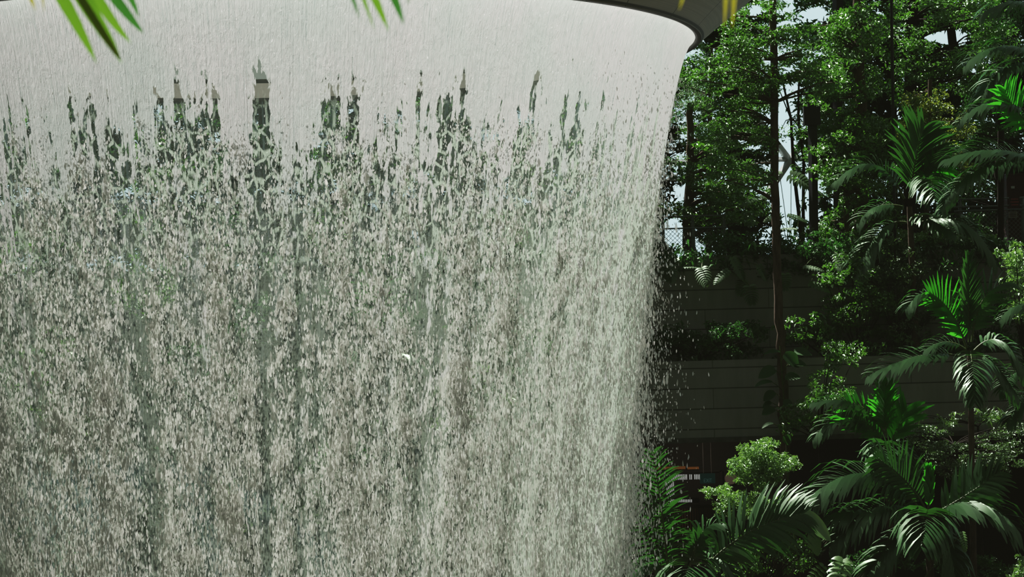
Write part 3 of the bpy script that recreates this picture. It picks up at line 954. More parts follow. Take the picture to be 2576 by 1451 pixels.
# continuous low planting that spills over both terrace edges (nobody could count its plants)
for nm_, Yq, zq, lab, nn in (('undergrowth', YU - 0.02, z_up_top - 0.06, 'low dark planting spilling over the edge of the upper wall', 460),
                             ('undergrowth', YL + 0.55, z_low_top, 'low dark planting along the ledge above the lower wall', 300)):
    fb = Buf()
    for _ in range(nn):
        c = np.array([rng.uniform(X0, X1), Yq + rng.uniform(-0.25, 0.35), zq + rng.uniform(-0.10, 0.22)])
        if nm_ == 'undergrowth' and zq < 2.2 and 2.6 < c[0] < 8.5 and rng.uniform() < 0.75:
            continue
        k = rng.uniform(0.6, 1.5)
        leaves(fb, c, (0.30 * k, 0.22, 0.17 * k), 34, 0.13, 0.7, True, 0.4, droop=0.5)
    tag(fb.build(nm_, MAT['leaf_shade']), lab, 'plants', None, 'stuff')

# unseen panels added high above the garden, with holes placed to dapple the sun
SUN = np.array([-0.32, 0.42, 0.85]); SUN /= np.linalg.norm(SUN)
ZR = 15.0
LIT = [(1900, 1150, 47, .75), (1850, 1250, 47.4, .5), (1960, 1190, 47, .5), (1790, 420, 57, .6), (1740, 500, 57, .5), (1880, 520, 57, .4), (1790, 330, 57.5, .5),
       (1900, 60, 50.5, .5), (1840, 160, 50.5, .5), (1980, 130, 50.5, .5), (1870, 260, 50.5, .4), (2110, 60, 56, .6), (2170, 240, 56, .45), (2180, 60, 56, .4),
       (2200, 400, 52.7, .5), (2300, 400, 52.7, .5), (2340, 480, 51.7, .5), (2200, 600, 52.7, .5), (2330, 280, 55, .55), (2440, 40, 58, .7), (2390, 140, 58, .4),
       (2480, 150, 51.5, .5), (2480, 240, 51.5, .4), (2520, 260, 50.2, .35), (2450, 300, 50.2, .3), (2450, 385, 49.5, .5), (2400, 602, 54.4, .5), (2560, 700, 50.5, .4),
       (2380, 800, 47.4, .5), (2300, 760, 47.4, .35), (2290, 910, 47.4, .6), (2400, 890, 47.4, .4), (2455, 950, 46.4, .5), (2330, 1110, 49, .9), (2480, 1130, 49, .9), (2400, 1160, 49, .7),
       (2120, 1050, 47.5, .4), (2190, 1050, 47.5, .4), (2260, 1080, 47.5, .3), (2220, 1140, 46.4, .4), (2230, 980, 47.5, .25), (2300, 1330, 45, .5), (2180, 1200, 46, .5), (2150, 1290, 46, .4), (2480, 1310, 46, .5),
       (1640, 1250, 44, .4), (1690, 1330, 44, .4), (1880, 1320, 44, .5), (1960, 1290, 44, .3), (1720, 1440, 43, .4), (1800, 1400, 44, .4), (2050, 1310, 46.8, .35), (2110, 1440, 45.4, .35), (1750, 690, 53, .35),
       (2080, 690, 53, .35), (1990, 450, 55.5, .5), (1960, 545, 55.5, .4), (2390, 560, 55, .4), (2280, 830, 53, .4), (2240, 690, 53, .4), (1920, 962, 49.8, .14), (2480, 1045, 50.6, .35), (2540, 950, 48, .3), (2550, 770, 48, .3)]
SHADE = [(1720, 1000, 52, .9), (1850, 1000, 52, .8), (1790, 780, 53.6, .9), (1960, 780, 53.6, .7), (2200, 150, 57, .6), (2200, 300, 57, .6), (2090, 790, 53.6, .5), (2400, 690, 53.6, .6), (2500, 1000, 52, .6), (2060, 1180, 52, .8)]
cell = 0.36
gx = np.arange(-22, 12, cell); gy = np.arange(44, 74, cell)
GX, GY = np.meshgrid(gx, gy, indexing='ij')
nz_ = sum(a * np.sin(GX * fx + GY * fy + p_) for a, fx, fy, p_ in ((1, 2.1, 1.3, 0), (1, -1.2, 2.6, 2), (.8, 4.3, -2.9, 1), (.7, 3.1, 4.6, 4), (.6, -6.2, 3.3, 5)))
openc = nz_ + rng.normal(0, 0.6, GX.shape) > 0.2
openc |= (GX < 0) & (nz_ + rng.normal(0, 0.6, GX.shape) > 0.1)


def blocker_hit(px, py, Y):
    p = at(px, py, Y)
    return p + SUN * (ZR - p[2]) / SUN[2]


for q in SHADE:
    h_ = blocker_hit(*q[:3]); openc &= ~((GX - h_[0]) ** 2 + (GY - h_[1]) ** 2 < q[3] ** 2)
for q in LIT:
    h_ = blocker_hit(*q[:3]); openc |= ((GX - h_[0]) ** 2 + (GY - h_[1]) ** 2 < (q[3] * (1.55 if q[2] < 49 else 1.15)) ** 2)
x_, y_ = GX[~openc], GY[~openc]
hc = cell / 2 + 0.002
V = np.stack([np.stack([x_ + a * hc, y_ + b_ * hc, np.full(len(x_), ZR)], -1) for a, b_ in ((-1, -1), (1, -1), (1, 1), (-1, 1))], 1)
b = Buf(); b.add(V.reshape(-1, 3), np.arange(4 * len(x_)).reshape(-1, 4))
struct(b.build('sun_blocker', MAT['beam_grey']))

# ------------------------------------------------------------------ palms
def ribbon(b, p, d0, wax, L, wd, droop, seg=4, mi=0):
    """one leaflet: starts at p, runs along d0, sags; wax gives the blade's width"""
    prof = [0.55, 1.0, 0.95, 0.62, 0.06] if seg == 4 else np.interp(np.linspace(0, 4, seg + 1), range(5), [0.55, 1.0, 0.95, 0.62, 0.06])
    c = p.copy(); d = d0.copy()
    V = []
    for i in range(seg + 1):
        V.append(c - wax * wd * prof[i] * 0.5); V.append(c + wax * wd * prof[i] * 0.5)
        if i < seg:
            d = d + np.array([0, 0, -droop * (i + 0.6) / seg]); d /= np.linalg.norm(d)
            c = c + d * L / seg
    b.add(V, [[2 * i, 2 * i + 1, 2 * i + 3, 2 * i + 2] for i in range(seg)], mi)


def frond(parent, Y, base, ctrl, tip, L, wd=7.5, droop=0.55, lift=0.25, hint=(0, -0.45, 0.9), start=0.14, mat_='palm', gap=7.5, fwd=(0.45, 1.0), name='frond',
          sides=(1, -1), label=None, rach=3.2):
    """base, ctrl, tip: (px, py[, distance offset]); L, wd, gap in photo pixels at that distance"""
    wd, L, droop = wd * 1.28, L * 1.1, droop * 1.15
    s = px_m(Y)
    g3 = lambda q: at(q[0], q[1], Y + (q[2] if len(q) > 2 else 0))
    p0, p1, p2 = g3(base), g3(ctrl), g3(tip)
    tt = np.linspace(0, 1, 60)[:, None]
    cur = (1 - tt) ** 2 * p0 + 2 * tt * (1 - tt) * p1 + tt ** 2 * p2
    ln = np.concatenate([[0], np.cumsum(np.linalg.norm(np.diff(cur, axis=0), axis=1))])
    tot = ln[-1]
    b = Buf()
    rb = Buf(); rb.tube(cur[::4], np.linspace(rach * s, 0.6 * s, len(cur[::4])), 5, cap=False)
    nn = max(8, int(tot * (1 - start) / (gap * s)))
    hint = np.asarray(hint, float)
    for i in range(nn):
        t = start + (1 - start) * (i + 0.5) / nn
        q = t * tot
        j = min(np.searchsorted(ln, q), 59); j = max(j, 1)
        f = (q - ln[j - 1]) / (ln[j] - ln[j - 1] + 1e-9)
        p = cur[j - 1] * (1 - f) + cur[j] * f
        T = cur[j] - cur[j - 1]; T = T / np.linalg.norm(T)
        S = np.cross(T, hint); S /= np.linalg.norm(S) + 1e-9
        U = np.cross(S, T)
        x = (t - start) / (1 - start)
        a = fwd[0] + (fwd[1] - fwd[0]) * x
        prof = (math.sin(math.pi * (0.14 + 0.80 * x))) ** 0.65
        for sd in sides:
            dd = S * sd * math.cos(a) + T * math.sin(a) + U * (lift + rng.normal(0, 0.06)) + rng.normal(0, 0.05, 3)
            dd /= np.linalg.norm(dd)
            wax = np.cross(dd, U); wax /= np.linalg.norm(wax) + 1e-9
            wax = wax * math.cos(0.5) + np.cross(dd, wax) * math.sin(0.5) * sd
            ribbon(b, p, dd, wax, L * s * prof * rng.uniform(0.86, 1.1), wd * s * rng.uniform(0.85, 1.15), droop * rng.uniform(0.7, 1.3))
    o = b.build(name, MAT[mat_], parent, True)
    rb.build('rachis', MAT['rachis'], o, True)
    if label:
        o['label'] = label
    return o


def palm(label, crown, Y, foot, r=(7, 9), group='feather palms in the garden', tm='bark'):
    p0 = at(crown[0], crown[1], Y); p1 = at(foot[0], foot[1], Y)
    p1[2] = rest_z(Y)
    root = empty('palm_tree', p1, label, 'palm', group)
    b = Buf()
    u = np.linspace(0, 1, 14)[:, None]
    pts = p0 * (1 - u) + p1 * u
    rr = np.linspace(r[0], r[1], 14) * px_m(Y) * (1 + 0.06 * (np.arange(14) % 2))
    b.tube(pts, rr, 9)
    b.build('trunk', MAT[tm], root, True)
    return root


# the arching palm of the upper right
p = palm('palm with high arching fronds and a thin brown trunk, above the green hanging frond', (2288, 520), 52.75, (2306, 906))
fr = lambda *a, **k: frond(p, 52.75, *a, **k)
fr((2275, 500), (2205, 340), (2085, 475), 62, 8, 0.35)
fr((2288, 500), (2300, 400), (2322, 325), 120, 9, 0.25, 0.1, (0.2, -1, 0.1), fwd=(0.75, 1.15))
fr((2300, 490), (2350, 330), (2430, 380), 70, 8, 0.4)
fr((2310, 470), (2345, 410, -0.7), (2350, 500, -1.5), 85, 10, 0.6)
fr((2270, 520), (2200, 500), (2160, 560), 70, 8, 0.45)
fr((2280, 560), (2215, 540), (2150, 690), 85, 9, 0.45)
fr((2300, 565), (2440, 510), (2505, 665), 80, 9, 0.6)
fr((2310, 480), (2350, 430), (2388, 398), 55, 9, 0.3, 0.2, (0.3, -1, 0.2), mat_='palm_bright', label='bright green sunlit young frond')
fr((2295, 540), (2330, 540, -0.6), (2400, 590, -0.8), 60, 9, 0.5)
# palm with the glowing green frond
p = palm('palm with one glowing green frond seen against the light, right of the leafy shrubs', (2440, 880), 47.4, (2440, 1290))
fr = lambda *a, **k: frond(p, 47.4, *a, **k)
fr((2432, 875), (2395, 760), (2335, 735), 82, 8, 0.15, 0.2, (0.5, -1, 0.2), mat_='palm_bright', fwd=(0.6, 0.8), label='glowing green backlit frond')
fr((2345, 750), (2318, 720), (2285, 775), 60, 10, 0.5, start=0.05)
fr((2425, 900), (2330, 865), (2190, 945), 85, 9, 0.35)
fr((2440, 890), (2442, 860, -0.9), (2452, 1010, -1.4), 75, 9, 0.6)
fr((2448, 885), (2520, 800), (2580, 950), 70, 8, 0.5)
fr((2445, 860), (2455, 720), (2540, 715), 90, 7, 0.35, mat_='palm')
fr((2438, 860), (2436, 740), (2437, 645), 60, 6, 0.1, 0.3, (0.2, -1, 0), fwd=(1.0, 1.3))
fr((2445, 890), (2500, 890), (2560, 1000), 70, 8, 0.6)
fr((2430, 880), (2380, 840), (2330, 880), 60, 6, 0.4)
# palms that lean in from beyond the right side
p = palm('palm leaning in at the right with a low white glinting frond over the fence', (2640, 400), 49.5, (2650, 906))
fr = lambda *a, **k: frond(p, 49.5, *a, **k)
fr((2640, 410), (2500, 350), (2378, 405), 95, 8, 0.3)
fr((2640, 400), (2420, 390), (2372, 525), 75, 9, 0.7)
p = palm('palm leaning in at the top right with the highest long drooping fronds', (2650, 170), 51.5, (2670, 640))
fr = lambda *a, **k: frond(p, 51.5, *a, **k)
fr((2650, 160), (2520, 70), (2430, 165), 85, 8, 0.4)
fr((2650, 180), (2500, 110), (2460, 285), 80, 11, 0.6)
fr((2640, 60), (2570, -40), (2470, 40), 80, 8, 0.5)
p = palm('palm leaning in at the right with a bright green upright frond beside white tipped ones', (2620, 300), 50.2, (2640, 640))
fr = lambda *a, **k: frond(p, 50.2, *a, **k)
fr((2620, 330), (2560, 300), (2525, 225), 80, 9, 0.15, 0.2, (0.5, -1, 0.2), mat_='palm_bright', label='bright green backlit frond')
fr((2600, 290), (2490, 220), (2412, 310), 60, 10, 0.45)
p = palm('palm at the right margin whose frond tips droop beside the spear shaped frond', (2640, 800), 48.0, (2650, 1290))
fr = lambda *a, **k: frond(p, 48.0, *a, **k)
fr((2640, 800), (2580, 730), (2520, 800), 70, 9, 0.5)
fr((2640, 960), (2570, 890), (2520, 980), 75, 9, 0.5)
fr((2640, 1010), (2590, 950), (2535, 1060), 70, 8, 0.6)
# bright fan palm in the middle of the lower garden
p = palm('palm with a bright green upright fan of fronds, right of the rounded pale tree', (2232, 1130), 47.5, (2245, 1500))
fr = lambda *a, **k: frond(p, 47.5, *a, **k)
fr((2228, 1120), (2190, 1070), (2140, 1035), 95, 10, 0.15, 0.2, (0.6, -1, 0.2), mat_='palm_bright', fwd=(0.8, 1.1), label='bright green fan shaped frond')
fr((2215, 1110), (2130, 990), (2052, 1100), 75, 10, 0.5)
fr((2232, 1100), (2215, 1020), (2228, 965), 60, 10, 0.3, 0.2, (0.1, -1, 0.2), mat_='palm_bright', fwd=(0.9, 1.3))
fr((2238, 1120), (2265, 1060), (2280, 1030), 90, 10, 0.15, 0.2, (-0.4, -1, 0.2), mat_='palm_bright', fwd=(0.8, 1.1), label='bright green upright frond')
fr((2228, 1130), (2225, 1080, -0.8), (2220, 1180, -1.3), 90, 12, 0.7)
fr((2225, 1090), (2170, 980), (2045, 1015), 60, 7, 0.6)
fr((2240, 1120), (2280, 1090), (2290, 1180), 60, 9, 0.6)
# the widest palm at the bottom
p = palm('widest palm at the bottom right with broad shiny drooping leaflets', (2335, 1300), 46.0, (2345, 1560), (9, 11))
fr = lambda *a, **k: frond(p, 46.0, *a, **k)
fr((2325, 1295), (2180, 1090), (2000, 1290), 120, 11, 0.55)
fr((2325, 1305), (2210, 1210), (2095, 1370), 120, 12, 0.6)
fr((2335, 1300), (2335, 1250, -1.0), (2320, 1370, -1.6), 120, 15, 0.75)
fr((2345, 1305), (2440, 1210), (2550, 1330), 125, 15, 0.5)
fr((2345, 1295), (2430, 1250), (2510, 1190), 90, 8, 0.2, 0.2, (-0.3, -1, 0.3))
fr((2335, 1290), (2338, 1230), (2336, 1180), 45, 10, 0.05, 0.1, (0.1, -1, 0), mat_='palm_bright', fwd=(1.2, 1.4), label='bright green unopened spear leaf')
fr((2330, 1285), (2290, 1200), (2200, 1150), 90, 8, 0.3, 0.2, (0.3, -1, 0.4))
fr((2325, 1310), (2260, 1330), (2190, 1440), 100, 11, 0.5)
fr((2345, 1310), (2380, 1330), (2400, 1440), 90, 11, 0.6)
fr((2320, 1300), (2150, 1260), (2060, 1310), 80, 9, 0.5)
# palm in the bottom corner beside the fall
p = palm('palm at the bottom beside the waterfall with one tall bare rib', (1740, 1440), 44.0, (1745, 1600), (8, 9))
fr = lambda *a, **k: frond(p, 44.0, *a, **k)
fr((1682, 1450), (1668, 1290), (1642, 1135), 74, 7, 0.22, 0.1, (0, -1, 0.1), 0.12, gap=10, fwd=(0.55, 0.75), rach=4)
fr((1665, 1450), (1630, 1330), (1560, 1240), 105, 7, 0.35, 0.2, (0.2, -1, 0.35), 0.05, gap=10, fwd=(0.2, 0.5))
fr((1775, 1425), (1870, 1320), (2020, 1292), 125, 9, 0.28, 0.12, (-0.25, -1, 0.35), 0.08, gap=9, fwd=(0.5, 1.0))
fr((1735, 1425), (1740, 1370, -0.8), (1715, 1500, -1.4), 110, 16, 0.7)
fr((1742, 1420), (1755, 1310), (1815, 1320), 60, 9, 0.5, mat_='palm')
fr((1735, 1420), (1742, 1380), (1765, 1345), 50, 8, 0.2, 0.2, (0.3, -1, 0.1))
fr((1755, 1425), (1810, 1370), (1850, 1460), 90, 10, 0.6)
fr((1700, 1440), (1640, 1400), (1590, 1440), 80, 9, 0.5)
# palms veiled by the water
p = palm('pale palm seen through the middle of the waterfall', (965, 880), 50.0, (975, 1300))
fr = lambda *a, **k: frond(p, 50.0, *a, **k)
fr((955, 870), (860, 720), (745, 745), 80, 8, 0.4)
fr((975, 870), (1060, 740), (1190, 745), 85, 8, 0.4)
fr((950, 890), (830, 860), (745, 1130), 90, 8, 0.4)
fr((965, 860), (950, 740), (935, 640), 80, 8, 0.3, 0.2, (0.2, -1, 0.1))
fr((980, 890), (1060, 880), (1090, 960), 80, 8, 0.5)
fr((960, 900), (900, 900), (830, 1060), 90, 8, 0.5)
p = palm('small palm seen through the lower right part of the waterfall', (1330, 1240), 49.0, (1335, 1560))
fr = lambda *a, **k: frond(p, 49.0, *a, **k)
fr((1325, 1235), (1280, 1170), (1220, 1230), 60, 8, 0.5)
fr((1335, 1235), (1340, 1160), (1400, 1190), 60, 8, 0.5)
fr((1330, 1240), (1350, 1200), (1370, 1290), 60, 8, 0.5)
p = palm('small fan palm seen through the waterfall left of the pale palm', (500, 700), 52.8, (505, 905))
fr = lambda *a, **k: frond(p, 52.8, *a, **k)
fr((495, 700), (470, 650), (430, 710), 60, 8, 0.4)
fr((505, 700), (520, 650), (560, 700), 60, 8, 0.4)


# ------------------------------------------------------------------ broad leaved plants
def broad_leaf(b, p, T, U, L, wd, cut=0.0, seg=9, droop=0.5, mi=0):
    """one broad blade with a folded midrib; cut > 0 makes a split (monstera-like) margin"""
    T = norm(np.asarray(T, float)); U = norm(np.asarray(U, float))
    S = norm(np.cross(T, U))
    c = np.asarray(p, float).copy(); d = T.copy()
    if cut == 0:
        rows = []
        for i in range(seg + 1):
            x = i / seg
            hw = wd * 0.5 * (math.sin(math.pi * min(1, 0.10 + 0.9 * x)) ** 0.7)
            rows += [c - S * hw + U * hw * 0.35, c, c + S * hw + U * hw * 0.35]
            d = d + np.array([0, 0, -droop / seg]); d = norm(d)
            c = c + d * L / seg
        f = []
        for i in range(seg):
            k = 3 * i
            f += [[k, k + 1, k + 4, k + 3], [k + 1, k + 2, k + 5, k + 4]]
        b.add(rows, f, mi)
    else:
        for i in range(seg):
            x = (i + 0.5) / seg
            hw = wd * 0.55 * (math.sin(math.pi * (0.22 + 0.74 * x)) ** 0.6)
            for sd in (1, -1):
                a = -0.35 + 1.35 * x
                dd = norm(S * sd * math.cos(a) + d * math.sin(a) + U * 0.15)
                wax = norm(np.cross(dd, U))
                ribbon(b, c, dd, wax, hw, L / seg * (1.35 if cut < 0.5 else 1.0), 0.5)
            d = norm(d + np.array([0, 0, -droop / seg])); c = c + d * L / seg


def broad_plant(name, label, foot, Y, blades, m, group=None, cut=0.0, cat='plant', vine=None):
    """blades: (px, py, dY, direction angle in the picture plane in degrees, length px, width px, facing)"""
    s = px_m(Y)
    fp = at(foot[0], foot[1], Y)
    fp[2] = rest_z(Y) if Y < YL or Y > YU + 0.3 else fp[2]
    root = empty(name, fp, label, cat, group)
    for (x, y, dy, ang, L, wd, fac) in blades:
        q = at(x, y, Y + dy)
        T = RT * math.cos(math.radians(ang)) + UP * math.sin(math.radians(ang)) - FWD * 0.25
        U = np.array([rng.normal(0, 0.25), -1.0 * fac, 1.0 - 0.5 * fac])
        lf = Buf()
        broad_leaf(lf, q, T, U, L * s, wd * s, cut)
        # its stalk
        u = np.linspace(0, 1, 6)[:, None]
        sp0 = fp if vine is None else at(np.interp(y + 22, [v[1] for v in vine], [v[0] for v in vine]), y + 22, Y)
        mid = (sp0 + q) / 2 + np.array([0, 0, 0.15 if vine is None else 0.03])
        lf.tube((1 - u) ** 2 * sp0 + 2 * u * (1 - u) * mid + u ** 2 * q, 0.008, 4, 1, cap=False)
        lf.build('leaf', [MAT[m], MAT['rachis']], root, True)
    if vine is not None:
        vb = Buf(); vb.tube([at(x, y, Y) for x, y in vine] + [fp], 0.014, 6); vb.build('stem', MAT['rachis'], root, True)
    return root


broad_plant('broad_leaf_plant', 'plant with one wide pale ribbed leaf between the two big bottom palms', (2040, 1480), 46.8,
            [(1990, 1290, -1.6, -22, 120, 60, 0.6), (2040, 1340, -1.0, -70, 60, 34, 0.6)], 'leaf_bright')
broad_plant('broad_leaf_plant', 'plant with a large pale feather veined leaf cut by the bottom of the frame', (2110, 1520), 45.5,
            [(2120, 1410, -0.3, -108, 110, 70, 0.7), (2070, 1425, 0, -140, 80, 40, 0.6), (2420, 1340, 0, -80, 50, 24, 0.7)], 'leaf_bright', None, 0.4)
broad_plant('climbing_aroid', 'climber with big heart shaped leaves clinging to the tall thin trunk', (1982, 1110), 51.25,
            [(1962, 885, -0.1, 172, 44, 16, 0.5), (1972, 892, -0.3, -28, 50, 40, 0.9), (1998, 885, -0.2, 5, 46, 30, 0.6), (1985, 915, -0.3, 10, 46, 26, 0.6), (1950, 930, -0.2, 190, 50, 34, 0.8), (1975, 952, -0.2, 20, 40, 26, 0.8),
             (1944, 962, -0.4, 178, 50, 30, 0.25), (1950, 988, -0.1, 200, 38, 28, 0.8), (1970, 1010, -0.1, -20, 30, 24, 0.8), (1950, 1030, -0.2, 185, 38, 28, 0.8), (1945, 1065, -0.1, 188, 34, 18, 0.4),
             (1985, 1075, -0.1, -10, 28, 22, 0.8), (1975, 1095, -0.1, -60, 28, 24, 0.8), (1940, 1012, -0.1, 200, 28, 18, 0.6)], 'leaf_shade', vine=[(1962, 870), (1970, 980), (1978, 1110)])
spl = [(1665, 665, 0, -60, 44, 44, 0.7), (1690, 670, -0.2, -90, 40, 40, 0.7), (1765, 675, -0.3, -75, 46, 44, 0.6), (1720, 672, 0, 10, 50, 22, 0.1), (1830, 680, -0.2, 215, 50, 34, 0.6),
       (1845, 650, 0, -60, 60, 44, 0.8), (1885, 720, -0.3, -80, 46, 46, 0.6), (1870, 705, 0, -110, 40, 40, 0.8), (1910, 668, 0, -60, 40, 34, 0.6)]
broad_plant('split_leaf_plant', 'row plant with deeply split leaves hanging over the upper wall by the waterfall', (1770, 650), 54.0, [(q[0], q[1], q[2] - 0.75, *q[3:]) for q in spl], 'leaf_small', None, 0.4)
broad_plant('split_leaf_plant', 'sunlit split leaf plant over the upper wall right of the tall thin trunk', (2070, 650), 54.0,
            [(q[0], q[1], q[2] - 0.8, *q[3:]) for q in [(2025, 670, -0.2, 0, 50, 30, 0.4), (2070, 690, -0.2, 0, 56, 34, 0.4), (2040, 712, -0.3, -10, 60, 36, 0.5), (2110, 640, -0.2, -80, 46, 44, 0.6), (2120, 680, 0, -10, 36, 24, 0.4), (1975, 690, 0, -90, 40, 40, 0.7)]],
            'leaf_small', None, 0.4)
broad_plant('fan_leaf_plant', 'pale fan leaved plant in the sun right of the tall trunk, below the bright glass', (1990, 650), 55.5,
            [(1990, 440, 0, -20, 60, 60, 0.7), (1960, 432, 0, 190, 60, 36, 0.3), (2030, 470, 0, -15, 56, 34, 0.4), (1900, 500, 0, 190, 50, 30, 0.4), (1915, 492, 0, -10, 40, 24, 0.4), (1960, 540, 0, 190, 46, 30, 0.5),
             (1985, 540, 0, -10, 50, 30, 0.5), (1880, 535, 0, -70, 36, 40, 0.5), (2040, 565, 0, 0, 50, 26, 0.4), (2000, 575, 0, 170, 46, 24, 0.3), (2060, 600, 0, 5, 44, 20, 0.3)], 'leaf_small', None, 0.4)
broad_plant('fan_leaf_plant', 'pale fan leaved plant behind the arching palm, on the terrace under the fence', (2390, 650), 55.0,
            [(2390, 560, 0, -60, 50, 50, 0.7), (2370, 540, 0, 190, 36, 30, 0.5), (2420, 545, 0, -30, 44, 40, 0.6), (2360, 580, 0, -90, 36, 40, 0.6), (2400, 590, 0, -90, 36, 40, 0.6), (2190, 575, 0, 185, 50, 20, 0.3), (2210, 520, 0, -90, 40, 40, 0.6)],
            'leaf_small', None, 0.4)

# ------------------------------------------------------------------ terrace furniture


def fence(label, x0, x1, y_mid, Y, posts, rails, mesh_y, group='chain link fences on the terrace edge'):
    p0 = at((x0 + x1) / 2, mesh_y[1], Y)
    root = empty('chain_link_fence', p0, label, 'fence', group)
    top = at((x0 + x1) / 2, min(rails), Y)[2]; bot = p0[2]
    xa, xb = at(x0, y_mid, Y)[0], at(x1, y_mid, Y)[0]
    for q in posts:
        px = at(q, y_mid, Y)[0]
        b = Buf(); b.tube([[px, Y, z_up_top - 0.05], [px, Y, (bot + top) / 2], [px, Y, top + 0.03]], 0.035, 8)
        b.build('post', MAT['fence_metal'], root, True)
    for ry in rails:
        zz = at((x0 + x1) / 2, ry, Y)[2]
        b = Buf(); b.tube([[xa, Y - 0.03, zz], [(xa + xb) / 2, Y - 0.03, zz], [xb, Y - 0.03, zz]], 0.018, 6)
        b.build('rail', MAT['fence_metal'], root, True)
    zt = at((x0 + x1) / 2, mesh_y[0], Y)[2]
    b = Buf(); b.add([[xa, Y, bot], [xb, Y, bot], [xb, Y, zt], [xa, Y, zt]], [[0, 1, 2, 3]])
    b.build('wire_mesh', MAT['chain_link'], root)


fence('chain link fence with thin rails before the bright glass beside the waterfall', 1560, 1830, 575, 55.6, (1668, 1743, 1822), (545, 575), (577, 640))
fence('chain link fence with thin rails before the dark maroon cabinet', 2400, 2640, 510, 55.8, (2414, 2572), (499, 518, 528), (530, 604))

# maroon cabinet
Yc = 57.5
s = px_m(Yc)
c = at(2556, 520, Yc)
root = empty('cabinet', (c[0], c[1], z_up_top - 0.03), 'tall dark maroon cabinet with a small white label behind the right hand fence', 'cabinet')
zt = at(2556, 442, Yc)[2]
b = Buf(); b.box((c[0], Yc, (zt + z_up_top) / 2), (54 * s, 0.5, zt - z_up_top)); b.box((c[0], Yc, zt + 0.015), (58 * s, 0.55, 0.03)); b.build('body', MAT['maroon'], root)
q = at(2548, 471, Yc - 0.26); b = Buf(); b.box((q[0], Yc - 0.256, q[2]), (9 * s, 0.01, 6 * s)); b.build('label_plate', MAT['label_white'], root)['label'] = 'small white label plate'
# signs on the fence
for (x, y, w_, h_, m, tm, lab) in ((2552, 508, 26, 28, 'maroon', 'sign_red', 'dark sign with faint red lines on the fence, over the grey one'), (2548, 540, 22, 16, 'sign_grey', 'maroon', 'small grey sign low on the fence')):
    Ys = 55.7
    q = at(x, y, Ys); s = px_m(Ys)
    root = empty('fence_sign', (q[0], Ys, q[2] - h_ * s / 2), lab, 'sign', 'signs on the fence')
    b = Buf(); b.box((q[0], Ys, q[2]), (w_ * s, 0.02, h_ * s)); b.build('plate', MAT[m], root)
    b = Buf()
    for k in range(3):
        b.box((q[0], Ys - 0.013, q[2] + (1 - k) * h_ * s * 0.26), ((w_ - 8 + 3 * (k % 2)) * s, 0.006, h_ * s * 0.10))
    b.build('lettering', MAT[tm], root)


def post(name, label, cat, x0, y0, x1, y1, w_, Y, m='metal_dark', head=None, n=4, group=None):
    s = px_m(Y)
    a, c = at(x0, y0, Y), at(x1, y1, Y)
    c[2] = rest_z(Y)
    root = empty(name, c, label, cat, group)
    b = Buf(); b.tube([a, (a + c) / 2, c], w_ * s / 2 * (1.41 if n == 4 else 1), n); b.build('shaft', MAT[m], root)
    if head:
        hx, hy, hw, hh = head
        q = at(hx, hy, Y)
        b = Buf(); b.box(q, (hw * s, hw * s * 0.6, hh * s)); b.box(q + np.array([0, 0, hh * s * 0.5 + 0.03]), (hw * s * 0.45, hw * s * 0.3, 0.08)); b.build('housing', MAT[m], root)


post('light_post', 'square dark post with a wide box head between the slim trunks and the glossy tree', 'post', 2043, 265, 2048, 640, 17, 54.6, 'metal_dark', (2042, 292, 42, 46))
post('dark_column', 'short dark grey slab column high among the broadleaf tree leaves', 'column', 2107, -60, 2110, 650, 20, 59.5)
post('pole', 'thin dark pole rising through the middle of the trees', 'pole', 2241, -80, 2252, 640, 8, 54.2, 'metal_dark', None, 8)
post('tree_prop', 'dark straight trunk like post in front of the right hand fence', 'post', 2518, 330, 2520, 720, 17, 54.2, 'bark_dark', None, 8)
# dark loudspeaker-like block high up at the right
q = at(2516, 66, 60.0); s = px_m(60.0)
root = empty('dark_column', (q[0], 60.0, z_up_top - 0.03), 'wide dark column head at the top right behind the highest fronds', 'column')
b = Buf(); b.box((q[0], 60, (q[2] + z_up_top) / 2 - 0.4), (34 * s, 0.4, q[2] - z_up_top - 0.7)); b.build('shaft', MAT['black_panel'], root)
b = Buf(); b.box((q[0], 60, q[2]), (78 * s, 0.6, 70 * s)); b.build('housing', MAT['black_panel'], root)

# ------------------------------------------------------------------ the dark recess under the lower wall
Yr = YT - 0.12
s = px_m(Yr)
# lattice screen: bright vertical bars in a dark frame
c = at(1720, 1225, Yr)
root = empty('lattice_screen', (c[0], Yr, FLOOR), 'dark window screen with bright vertical bars behind the palm by the waterfall', 'screen')
b = Buf()
for x in np.arange(1678, 1800, 4.1):
    for (ya, yb) in ((1193, 1207), (1207, 1250), (1256, 1263)):
        if ya == 1207 and x > 1697:
            continue
        if ya == 1193 and (1729 < x < 1733 or 1741 < x < 1745 or x > 1762):
            continue
        if ya == 1256 and not (1684 < x < 1740):
            continue
        pa, pb = at(x, ya, Yr), at(x, yb, Yr)
        b.box(((pa[0] + pb[0]) / 2, Yr, (pa[2] + pb[2]) / 2), (2.1 * s, 0.03, pa[2] - pb[2]))
b.build('lit_bars', MAT['screen_bar'], root)
za, zb = at(1720, 1186, Yr)[2], at(1720, 1268, Yr)[2]
xa, xb = at(1660, 1225, Yr)[0], at(1815, 1225, Yr)[0]
b = Buf()
b.box(((xa + xb) / 2, Yr + 0.01, za), (xb - xa, 0.06, 0.05)); b.box(((xa + xb) / 2, Yr + 0.01, zb), (xb - xa, 0.06, 0.05))
b.box((xa, Yr + 0.01, (za + zb) / 2), (0.06, 0.06, za - zb)); b.box((xb, Yr + 0.01, (za + zb) / 2), (0.06, 0.06, za - zb))
b.build('screen_frame', MAT['black_panel'], root)
pa, pb = at(1699, 1207, Yr - 0.2), at(1762, 1252, Yr - 0.2)
